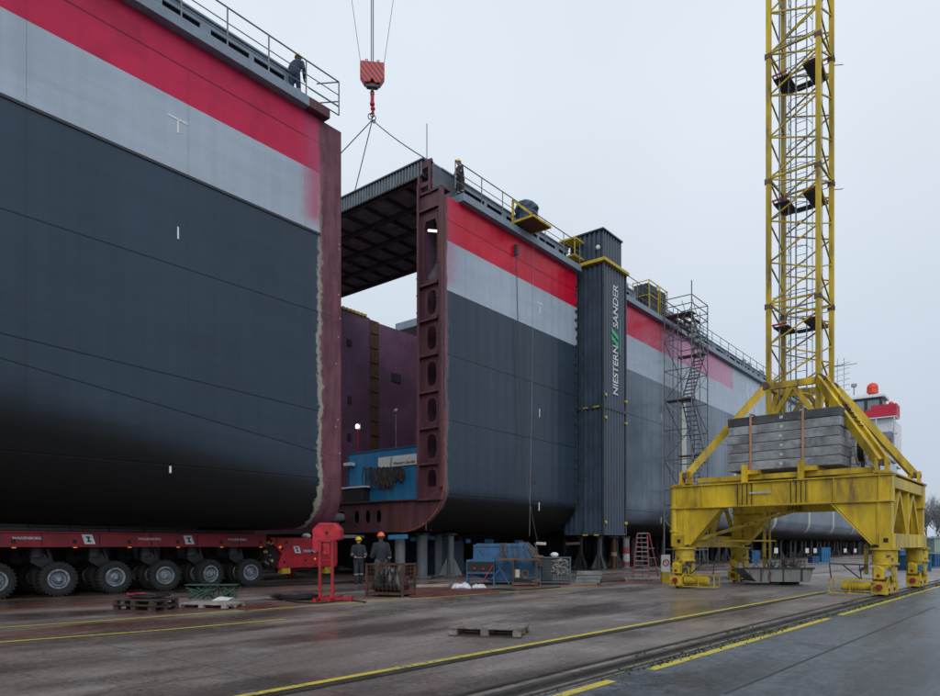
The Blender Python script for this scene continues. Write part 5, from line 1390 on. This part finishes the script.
# mast
MH = .8
def lattice(b, z0, z1, bays, first=True):
    c = [(-MH, -MH), (MH, -MH), (MH, MH), (-MH, MH)]
    dz = (z1-z0)/bays
    for k in range(bays):
        a = z0+k*dz
        for i, (l, r) in enumerate(((0, 1), (2, 1), (3, 2), (0, 3))):
            p, q_ = c[l], c[r]
            b.bar((*p, a), (*q_, a-.58), .044); b.bar((*p, a), (*q_, a+dz-.58), .046)
    for p, q_ in ((c[0], c[1]), (c[1], c[2]), (c[2], c[3]), (c[3], c[0])): b.bar((*p, z0+.02), (*q_, z0+.02), .06)
LADM = mat('ladder_grey', (.28, .32, .37), .5, .3)
PLATM = mat('platform_dark', (.045, .05, .055), .7)
MJ = mat('mast_joint', (.12, .08, .06), .7)
def mast_section(z0, z1, zl, bays):
    b = MB()
    for x in (-MH, MH):
        for y in (-MH, MH): b.bar((x, y, z0), (x, y, z1), .15)
    lattice(b, zl, z1, bays)
    # joint collar frames
    
    o = b.build('mast_section', YEL, CR)
    for x in (-MH, MH):
        for y in (-MH, MH):
            b = MB(); b.box((x, y, z1-.09), (.19, .19, .14))
            for s_ in (-1, 1): b.tube((x+s_*.095, y-.08, z1-.2), (x+s_*.095, y-.08, z1), .022, n=6)
            b.build('joint_collar', MJ, o)
    b = MB()
    for x in (-.18, .18): b.bar((x, .12, z0), (x, .12, z1), .035)
    n = int((z1-z0)/.3)
    for i in range(n): b.tube((-.18, .12, z0+i*.3), (.18, .12, z0+i*.3), .013, n=5)
    for i in range(int((z1-z0)/.75)):
        z = z0+.4+i*.75; P = [(.36*math.cos(a_), .12-.62*abs(math.sin(a_))**.8, z) for a_ in [math.pi*j/8 for j in range(9)]]
        b.path(P, .012, 4)
    for x in (-.62, .3, .62): b.tube((x, .35, z0), (x, .35, z1), .014, n=4)
    for i in range(int((z1-z0)/.5)): b.tube((-.62, .35, z0+i*.5), (-.45, .45, z0+i*.5), .01, n=4)
    for x in (-.3, 0, .3): b.tube((x, -.42 if x == 0 else -.3, z0), (x, -.42 if x == 0 else -.3, z1), .010, n=4)
    b.tube((-.55, -.45, z0), (-.55, -.45, z1), .03, n=6); b.tube((-.45, .45, z0), (-.45, .45, z1), .022, n=6); b.tube((.5, .5, z0), (.5, .5, z1), .02, n=6)
    b.build('ladder', LADM, o)
    zp = z0+3.55
    if z0 > 3:
        if z0 < 5: zp = 9.1
        b = MB(); b.box((-.48, .0, zp), (.5, 1.1, .04)); b.box((.5, .0, zp), (.46, 1.35, .04)); b.box((0, .5, zp), (.5, .35, .04)); b.build('platform', PLATM, o)
        b = MB()
        for (x, y, dx, dy) in ((-.48, -.68, .5, .02), (.5, -.68, .46, .02), (0, .68, 1.45, .02), (-.72, 0, .02, 1.35), (.72, 0, .02, 1.35)): b.box((x, y, zp+.05), (dx, dy, .06))
        b.build('toe_board', DRED, o)
        b = MB()
        for y in (-.66, .66):
            for zz in (.55, 1.0): b.tube((-.72, y, zp+zz), (.72, y, zp+zz), .015, n=5)
        b.build('platform_rail', LADM, o)
    b = MB(); z = z0+4.35*.98
    b.tube((MH, MH, z-.2), (MH+.28, MH+.2, z-.2), .014, n=5); b.tube((MH+.28, MH+.2, z-.2), (MH+.28, MH+.35, z-.12), .014, n=5); b.build('cable_hook', DGREY, o)
    return o
S1 = mast_section(3.7, 9.88, 7.05, 2)
zz = 9.88
for k in range(5): mast_section(zz, zz+4.35, zz, 3); zz += 4.35
b = MB()
for (p, q_) in (((-MH, -MH), (MH, -MH)), ((MH, -MH), (MH, MH)), ((MH, MH), (-MH, MH)), ((-MH, MH), (-MH, -MH))):
    b.bar((*p, 7.0), (*q_, 7.0), .16, .22)
    m_ = ((p[0]+q_[0])/2, (p[1]+q_[1])/2); b.bar((*m_, 6.95), (p[0]*.95, p[1]*.95, 5.75), .12, .16); b.bar((*m_, 6.95), (q_[0]*.95, q_[1]*.95, 5.75), .12, .16); b.bar((*p, 5.7), (*q_, 5.7), .1, .12)
    b.bar((*p, 5.6), (*q_, 4.2), .08)
b.build('base_frame', YB, CR)
for sx_ in (-1, 1):
    for sy2 in (-1, 1):
        A = Vector((sx_*3.0, sy2*hy_, 3.92)); B_ = Vector((sx_*(MH+.08), sy2*(MH+.05), 7.02))
        b = MB()
        if sx_ > 0 and sy2 < 0:
            d = (B_-A).normalized(); s2 = d.cross(Vector((0, 0, 1))).normalized()*.14
            b.bar(A+s2, B_+s2, .10, .26); b.bar(A-s2, B_-s2, .10, .26); b.bar(A, B_, .2, .04)
            n = 22
            for i in range(1, n): P_ = A+(B_-A)*i/n+Vector((0, 0, .10)); 
        else: b.bar(A, B_, .17, .24)
        o = b.build('strut', YB, CR)
        b = MB(); b.tube(B_+Vector((0, -.16, 0)), B_+Vector((0, .16, 0)), .14, n=14); b.tube(A+Vector((0, -.14, 0)), A+Vector((0, .14, 0)), .1, n=12); b.build('strut_pin', MJ, o)
        if sx_ > 0 and sy2 < 0:
            b = MB()
            for i in range(7, 13): P_ = A+(B_-A)*i/20; b.box(P_+Vector((0, 0, .14)), (.24, .05, .03), 0)
            b.build('strut_step', BLACK, o)
# cable reel
CRL = Vector((2.15, -.95, 4.5))
b = MB()
for x in (-.12, .12): b.ring(CRL+Vector((x, 0, 0)), .46, .022, 'X', 26, 5)
for x in (-.12, .12):
    for i in range(8): a_ = math.pi*i/8; b.tube(CRL+Vector((x, .46*math.cos(a_), .46*math.sin(a_))), CRL+Vector((x, -.46*math.cos(a_), -.46*math.sin(a_))), .012, n=4)
ro = b.build('cable_reel', LGREY, CR)
b = MB(); b.tube(CRL+Vector((-.10, 0, 0)), CRL+Vector((.10, 0, 0)), .33, n=22); b.build('reel_cable', BLACK, ro)
b = MB(); b.bar(CRL+Vector((0, 0, 0)), CRL+Vector((0, 0, -.9)), .1); b.build('reel_stand', DGREY, ro)
b = MB(); b.box(CRL+Vector((.42, .35, -.25)), (.3, .3, .28)); b.build('reel_motor', mat('pinkish_red', (.5, .08, .12)), CR, bevel=.03)
# bogies
YBR = mat('bogie_yellow', (.50, .355, .02), .6, var=.35, scale=3, col2=(.07, .04, .02), thr=.56)
def bogie(sx_, sy2, drive):
    cx_, cy_ = sx_*hx_, sy2*hy_
    E = MB(); E.tube((cx_, cy_, .98), (cx_, cy_, 1.42), .33, n=22); E.tube((cx_, cy_, .93), (cx_, cy_, .98), .38, n=22); E.tube((cx_, cy_, 1.36), (cx_, cy_, 1.41), .40, n=22)
    o = E.build('leg_post', YBR, CR, smooth=True)
    b = MB()
    b.bb(cx_-.20, cx_+.20, cy_-.34, cy_+.34, .82, .925)
    for s_ in (-1, 1): b.prism([(-.30, .85), (.30, .85), (.20, .50), (.10, .40), (-.10, .40), (-.20, .50)], .05, (cx_+s_*.24, cy_, 0), (0, 1, 0), (0, 0, 1))
    b.tube((cx_-.30, cy_, .50), (cx_+.30, cy_, .50), .07, n=12)
    b.build('yoke', YBR, o)
    bo = MB()
    for s_ in (-1, 1): bo.prism([(-.62, .08), (-.68, .30), (-.40, .52), (-.12, .60), (.12, .60), (.40, .52), (.68, .30), (.62, .08), (.3, .12), (-.3, .12)], .04, (cx_+s_*.15, cy_, 0), (0, 1, 0), (0, 0, 1))
    bo.box((cx_, cy_-.70, .28), (.42, .06, .36)); bo.box((cx_, cy_+.70, .28), (.42, .06, .36))
    w = bo.build('bogie_frame', YBR, o)
    for dy in (-.38, .38):
        b = MB(); b.tube((cx_-.07, cy_+dy, .22), (cx_+.07, cy_+dy, .22), .18, n=20); b.tube((cx_-.09, cy_+dy, .22), (cx_-.07, cy_+dy, .22), .215, n=20); b.tube((cx_-.2, cy_+dy, .22), (cx_+.2, cy_+dy, .22), .05, n=10)
        b.build('wheel', RUST, w)
    b = MB(); b.prism([(-.13, .0), (.13, .0), (.13, .30), (-.02, .40), (-.13, .36)], .24, (cx_-.12*sx_*0-.05, cy_-.48, .52), (1, 0, 0), (0, 0, 1)); b.build('gear_box', YEL2, o, bevel=.02)
    b = MB(); b.tube((cx_+.0, cy_-.79, .30), (cx_+.0, cy_-.74, .30), .09, n=10); b.tube((cx_-.05, cy_-.61, .62), (cx_-.05, cy_-.60, .62), .05, n=8); b.build('buffer', DRED, o)
    if drive:
        d = -sx_; x0 = cx_+d*.22; x1 = cx_+d*1.32; y = cy_-.42
        b = MB(); b.tube((x0, y, .30), (x1-d*.28, y, .30), .13, .12, n=16)
        for k in range(7): b.tube((x0+d*(.25+k*.08), y, .30), (x0+d*(.27+k*.08), y, .30), .145, n=14)
        b.build('drive_motor', YEL2, o, smooth=False)
        b = MB()
        for z in (.10, .50):
            for yy in (y-.22, y+.22): b.bar((x0, yy, z), (x1, yy, z), .03)
            b.bar((x1, y-.22, z), (x1, y+.22, z), .03)
        for yy in (y-.22, y+.22): b.bar((x1, yy, .1), (x1, yy, .5), .03); b.bar(((x0+x1)/2, yy, .1), ((x0+x1)/2, yy, .5), .03)
        b.build('motor_guard', YBR, o)
        b = MB()
        b.bar((x1-d*.05, y-.2, .5), (x1-d*.0, y-.2, .95), .03); b.bar((x0+d*.25, y-.2, .5), (x0+d*.3, y-.2, .92), .03); b.bar((x1, y-.2, .95), (x0+d*.1, y-.2, .93), .04); b.bar((x0+d*.25, y-.2, .5), (x0+d*.75, y-.2, .93), .035); b.bar((x0+d*.1, y-.2, .9), (x0+d*.3, y-.2, .75), .08)
        b.build('guard_rail', DGREY, o)
bogie(1, -1, True); bogie(-1, -1, True); bogie(1, 1, False); bogie(-1, 1, False)
b = MB(); b.bar((-1.75, 1.6, .35), (-1.75, 1.6, 2.75), .09); b.bar((-1.55, 1.6, .35), (-1.55, 1.6, 2.75), .05)
for i in range(8): b.bar((-1.75, 1.6, .5+i*.28), (-1.55, 1.6, .5+i*.28), .02)
b.bar((-2.7, -2.3, 1.7), (-.9, 2.3, 2.8), .10); b.bar((-2.8, 2.3, 1.7), (-1.2, -2.3, 2.8), .10); b.bar((-3.0, -1.5, 1.65), (-.5, -1.0, 1.65), .05)
b.build('under_brace', YBR, CR)
b = MB(); b.bar((2.5, -2.2, .62), (2.5, -2.2, 1.5), .10); b.build('cable_guide', YBR, CR)
# barrier board at left bogie
gbx = ground(665.5, 583)
BR_ = empty('warning_board', 'small white board with red ring sign on a yellow box beside the left crane bogie', 'sign', gbx, YAW)
b = MB(); b.bb(-.17, .17, -.05, .05, .45, 1.12); b.build('sign_plate', WHITE, BR_)
b = MB(); b.bb(-.16, .16, -.12, .12, 0, .449); b.build('sign_base', YEL2, BR_)
b = MB(); b.ring((.0, -.055, .80), .115, .022, 'Y', 22, 5); b.bar((-.08, -.056, .88), (.08, -.056, .72), .02); b.build('red_ring', RED, BR_)
b = MB(); gp = ground(664, 580); b.tube((gp.x, gp.y, 0), (gp.x, gp.y, 3.1), .03); tag(b.build('marker_pole', SILV), 'thin grey upright pole behind the warning board', 'pole')

# ballast slabs (things resting on the crane)
M_cr = Matrix.Translation(CC) @ Matrix.Rotation(-RA, 4, 'Z')
def slab(x0, x1, y0, y1, z0, z1, lab, rn, dark=False):
    b = MB(); w_ = (x1-x0)/2; d_ = (y1-y0)/2; h_ = z1-z0
    ln = .05
    out_ = [(-w_, 0), (w_, 0), (w_, h_-.012), (-w_, h_-.012)]
    b.prism(out_, 2*d_, (0, 0, 0), (1, 0, 0), (0, 0, 1))
    b.box((0, -d_-.0, h_*.5), (2*w_-.3, .03, h_*.5)) if False else None
    o = b.build('ballast_slab', CONCD if dark else CONC, bevel=.02)
    p_ = M_cr @ Vector(((x0+x1)/2+rn.uniform(-.02, .02), (y0+y1)/2, z0)); o.location = p_; o.rotation_euler = (0, 0, -RA+rn.uniform(-.004, .004))
    tag(o, lab, 'ballast slab', 'concrete ballast slabs on the crane portal')
    b = MB(); b.bb(-.05, .05, -d_-.012, -d_-.002, h_*.35, h_*.65); b.build('number_plate', mat('plate_white', (.45, .46, .47)), o)
rn = random.Random(5)
ordn = ['lowest', 'second lowest', 'third lowest', 'fourth lowest', 'fifth', 'topmost, darkest']
for k in range(6): slab(-1.67, 1.81, -2.3, -.92, 3.99+k*.30, 3.99+(k+1)*.30, ordn[k]+' concrete ballast slab of the front stack on the crane', rn, k >= 5)
for k in range(5): slab(-1.67, 1.81, .92, 2.3, 3.99+k*.30, 3.99+(k+1)*.30, (ordn[:4]+['topmost'])[k]+' concrete ballast slab of the rear stack on the crane', rn)
for x, lab in ((-.88, 'left tan lashing strap running up the front ballast stack'), (.75, 'right tan lashing strap running up the front ballast stack')):
    b = MB(); b.bar((x, -2.335, 4.0), (x, -2.335, 5.85), .07, .012, up=(1, 0, 0)) if False else b.bb(x-.035, x+.035, -2.345, -2.325, 3.95, 5.86)
    b.bb(x-.035, x+.035, -2.345, -.88, 5.845, 5.86)
    o = b.build('lashing_strap', STRAP); o.location = CC; o.rotation_euler = (0, 0, -RA); tag(o, lab, 'strap')

# ================================================================== STEEL SKIP under the crane
gk = ground(780, 585)
SKP = empty('scrap_skip', 'long low rusty white skip with a pointed left end, standing under the crane portal', 'skip', gk, YAW+R(-3))
SKM = mat('rusty_white_skip', (.33, .34, .34), .7, var=.3, scale=2, col2=(.16, .09, .05), thr=.54, streak=True)
b = MB(); b.prism([(-1.35, .62), (-.85, .12), (1.1, .12), (1.22, .62)], 1.3, (0, .65, 0), (1, 0, 0), (0, 0, 1)); b.build('skip_body', SKM, SKP)
b = MB(); b.bar((-1.38, -.02, .63), (1.25, -.02, .63), .05, .07); b.bb(-.72, -.68, -.03, 0, .13, .6); b.bb(.1, .14, -.03, 0, .13, .6); b.bb(.75, .83, -.03, 0, .13, .6); b.build('skip_rim', mat('dark_rim', (.08, .07, .065)), SKP)
b = MB(); b.bar((-1.2, .1, .04), (-.0, .1, .04), .12, .08); b.bar((-.0, 1.0, .04), (1.1, 1.0, .04), .12, .08); b.build('skip_skid', BLACK, SKP)
rn = random.Random(33)
for k, (x0, x1, h_, m, lab) in enumerate(((-.35, .05, .34, LGREY, 'silver tube scrap standing in the left of the skip'), (.1, .55, .38, mat('scrap_brown', (.12, .09, .08)), 'brown lattice scrap in the middle of the skip'), (.55, .95, .36, mat('scrap_grey', (.2, .19, .19)), 'grey and rusty scrap at the right end of the skip'))):
    b = MB()
    for i in range(16): b.bar((rn.uniform(x0, x1), rn.uniform(.1, .9), .5), (rn.uniform(x0, x1), rn.uniform(.1, .9), .62+h_*rn.uniform(.4, 1)), .03, .04)
    b.bar((x0, .1, .62+h_*.9), (x1, .1, .62+h_*.9), .03); b.bar((x0, .1, .5), (x0, .1, .62+h_), .035); b.bar((x1, .1, .5), (x1, .1, .62+h_), .035)
    o = b.build('scrap_metal', m); o.location = gk; o.rotation_euler = (0, 0, YAW+R(-3)); tag(o, lab, 'scrap')
b = MB(); b.bar((-.95, .3, .62), (-.55, .3, .95), .04); b.bar((-.95, .3, .95), (-.6, .3, .62), .04); o = b.build('steel_cross', LGREY); o.location = gk; o.rotation_euler = (0, 0, YAW); tag(o, 'pale crossed bars leaning at the left end of the skip', 'scrap')

# ================================================================== DISTANT CLUTTER
def block(name, px, py_b, w_px, h_px, m, lab, cat, d=1.5):
    g = ground(px, py_b); z = F*CH/(py_b-HY); b = MB(); w_ = w_px/F*z; h_ = h_px/F*z
    b.box((0, d/2, h_/2), (w_, d, h_)); b.box((0, d/2, h_+.02), (w_+.06, d+.06, .05))
    for i in range(4): b.box((-w_/2+(i+.5)*w_/4, -.02, h_*.5), (.05, .04, h_*.9))
    o = b.build(name, m); o.location = g; o.rotation_euler = (0, 0, YAW); tag(o, lab, cat); return o
block('blue_cabinet', 826, 562, 9, 14, BRIGHTB, 'tall bright blue cabinet under the far hull seen through the portal', 'cabinet', .8)
block('blue_drum_rack', 816, 563, 7, 6, BLUE, 'low blue rack left of the tall blue cabinet under the far hull', 'rack', .8)
block('tool_box', 756, 563, 8, 12, BLUE, 'blue grey tool chest beside the rear crane bogie', 'chest', .8)
for i, (px, lab) in enumerate(((776, 'first'), (807, 'second'), (815, 'third'), (845, 'fourth'), (855, 'fifth'))):
    q = lat(px, 20.2, 550.5); b = MB(); b.box((0, 0, 0), (.35, .55, .55)); o = b.build('paper_notice', WHITE); o.location = q; o.rotation_euler = (0, 0, .3); tag(o, lab+' white notice from the left hanging on the supports below the far hull', 'notice')
block('shipping_container', 925, 571, 13, 15, mat('container_blue', (.02, .12, .26)), 'blue container nearest the right rear crane bogie', 'container', 3)
block('shipping_container', 906, 563, 12, 12, mat('container_blue', (.02, .12, .26)), 'blue container between the right hand crane legs', 'container', 3)
block('shipping_container', 939, 566.5, 9, 12, mat('container_blue', (.02, .12, .26)), 'blue container at the right edge before the green shed', 'container', 3)
# green shed
gsd = ground(955, 552)
GS = empty('green_shed', 'pale green corrugated shed at the far right edge', 'shed', gsd, YAW)
corr_box(-4.4, 10, 0, 8, 0, 2.9, .5, .05).build('shed_wall', mat('pale_green_sheet', (.30, .44, .38), .7, var=.15), GS)
b = MB(); b.prism([(-4.6, 2.9), (10.3, 2.9), (3, 3.6)], 8.4, (0, 4, 0), (1, 0, 0), (0, 0, 1)); b.build('shed_roof', MGREY, GS)
# trees
BARK = mat('bare_bark', (.16, .155, .16), .9)
def tree(loc, h, seed, lab):
    rn = random.Random(seed); T = empty('bare_tree', lab, 'tree', loc, 0, 'bare trees beyond the yard')
    tr, cr = MB(), MB()
    def grow(p, d, L, r, lv):
        n = 3; q = p
        for i in range(n):
            d2 = (d+Vector((rn.uniform(-.15, .15), rn.uniform(-.15, .15), .05))).normalized(); e = q+d2*L/n
            (tr if lv == 0 else cr).tube(q, e, r*(1-.2*i), r*(1-.2*(i+1)), n=5 if lv < 2 else 3, cap=False)
            if lv < 4 and (lv > 0 or i > 0):
                for _ in range(2 if lv < 4 else 2):
                    ax = Vector((rn.uniform(-1, 1), rn.uniform(-1, 1), rn.uniform(.1, .9))).normalized()
                    grow(e, (d2*.55+ax*.75).normalized(), L*rn.uniform(.58, .75), max(.028, r*.62), lv+1)
            q = e; d = d2
    grow(Vector((0, 0, 0)), Vector((0, 0, 1)), h*.42, h*.018, 0)
    tr.build('trunk', BARK, T); cr.build('crown', mat('twig_haze_grey', (.26, .265, .28), .9), T)  # twigs paled, distance haze painted into their colour
    return T
ti = 0
tl = ['bare tree just right of the crane portal', 'bare tree second from the portal, behind the containers', 'broad bare tree above the blue containers', 'bare tree left of the green shed', 'bare tree right behind the green shed', 'smaller bare tree at the right edge of the yard', 'tall bare tree at the right edge of the yard']
tp = [tree(Vector((0, 0, 0)), 11, 100+i, '') for i in range(3)]
spots = ((910, 150, 10), (920, 170, 12.5), (929, 150, 11), (937, 165, 12), (945, 145, 11), (953, 150, 9), (964, 160, 13))
for i, (px, z, h) in enumerate(spots):
    p = RX*((px-CX)/F*z)+FW*z
    if i < 3: t_ = tp[i]; t_.location = p; t_['label'] = tl[i]
    else: t_ = copy_tree(tp[i % 3], p, rn.uniform(0, 6), tl[i])
    s_ = h/11; t_.scale = (s_, s_, s_)
# scrub along the horizon
b = MB(); rn = random.Random(44)
for i in range(5200):
    px = rn.uniform(896, 1100); z = rn.uniform(150, 185); p = RX*((px-CX)/F*z)+FW*z
    hh = 2.6+2.0*math.sin(px*.23)+1.2*math.sin(px*.71+2)
    q = p+Vector((0, 0, abs(rn.gauss(0, .45))*max(1.5, hh)*1.2)); s_ = rn.uniform(.15, .5); a = Vector((rn.uniform(-1, 1), rn.uniform(-1, 1), rn.uniform(-.6, 1)))*s_; c_ = Vector((rn.uniform(-1, 1), rn.uniform(-1, 1), rn.uniform(-1, 1)))*s_*.5
    b.b.faces.new([b.b.verts.new(q-a), b.b.verts.new(q+c_), b.b.verts.new(q+a)])
tag(b.build('hedge', mat('winter_scrub', (.055, .06, .05), .9, var=.5, scale=.3)), 'distant grey green winter scrub along the horizon at right', 'scrub', kind='stuff')

# ================================================================== CAMERA, LIGHT, SKY
cam = bpy.data.cameras.new('camera'); co = bpy.data.objects.new('camera', cam); COL.objects.link(co)
cam.sensor_fit = 'HORIZONTAL'; cam.sensor_width = 36; cam.lens = 36*F/940
cam.shift_y = (HY-348)/940; cam.clip_end = 2000; cam.clip_start = .05
co.location = (0, 0, CH); co.rotation_euler = (R(90), 0, YAW); S.camera = co

W = bpy.data.worlds.new('World'); S.world = W; W.use_nodes = True
nt = W.node_tree; nt.nodes.clear()
N = lambda t_: nt.nodes.new(t_)
sky = N('ShaderNodeTexSky'); sky.sky_type = 'NISHITA'; sky.sun_disc = False; sky.sun_elevation = R(36); sky.sun_rotation = R(138); sky.dust_density = 4; sky.air_density = 1
tc = N('ShaderNodeTexCoord'); sp = N('ShaderNodeSeparateXYZ'); nt.links.new(tc.outputs['Generated'], sp.inputs[0])
mr = N('ShaderNodeMapRange'); mr.interpolation_type = 'SMOOTHSTEP'; nt.links.new(sp.outputs[2], mr.inputs['Value']); mr.inputs['From Min'].default_value = -.02; mr.inputs['From Max'].default_value = .62
cloud = N('ShaderNodeMix'); cloud.data_type = 'RGBA'; nt.links.new(mr.outputs[0], cloud.inputs[0])
cloud.inputs[6].default_value = (5.7, 6.5, 7.7, 1); cloud.inputs[7].default_value = (8.0, 8.75, 9.6, 1)
cn = N('ShaderNodeTexNoise'); cn.inputs['Scale'].default_value = 2.2; cn.inputs['Detail'].default_value = 3; nt.links.new(tc.outputs['Generated'], cn.inputs['Vector'])
cr = N('ShaderNodeMapRange'); cr.inputs['To Min'].default_value = .955; cr.inputs['To Max'].default_value = 1.03; cr.inputs['From Min'].default_value = .3; cr.inputs['From Max'].default_value = .7; nt.links.new(cn.outputs['Fac'], cr.inputs['Value'])
vm = N('ShaderNodeVectorMath'); vm.operation = 'SCALE'; nt.links.new(cloud.outputs[2], vm.inputs[0]); nt.links.new(cr.outputs[0], vm.inputs['Scale'])
mx = N('ShaderNodeMix'); mx.data_type = 'RGBA'; mx.inputs[0].default_value = .93
nt.links.new(sky.outputs[0], mx.inputs[6]); nt.links.new(vm.outputs[0], mx.inputs[7])
bg = N('ShaderNodeBackground'); bg.inputs['Strength'].default_value = .1; nt.links.new(mx.outputs[2], bg.inputs[0])
ow = N('ShaderNodeOutputWorld'); nt.links.new(bg.outputs[0], ow.inputs[0])
sun = bpy.data.lights.new('sun', 'SUN'); sun.energy = 1.2; sun.angle = R(45); sun.color = (1, .98, .95)
so = bpy.data.objects.new('sun', sun); COL.objects.link(so)
az = R(138); el = R(36)
dirv = Vector((math.sin(az)*math.cos(el), math.cos(az)*math.cos(el), math.sin(el)))   # towards the sun
so.rotation_euler = (-dirv).to_track_quat('-Z', 'Y').to_euler()
S.view_settings.view_transform = 'Standard'; S.view_settings.look = 'None'; S.view_settings.exposure = 0; S.view_settings.gamma = 1
S.view_settings.use_curve_mapping = False
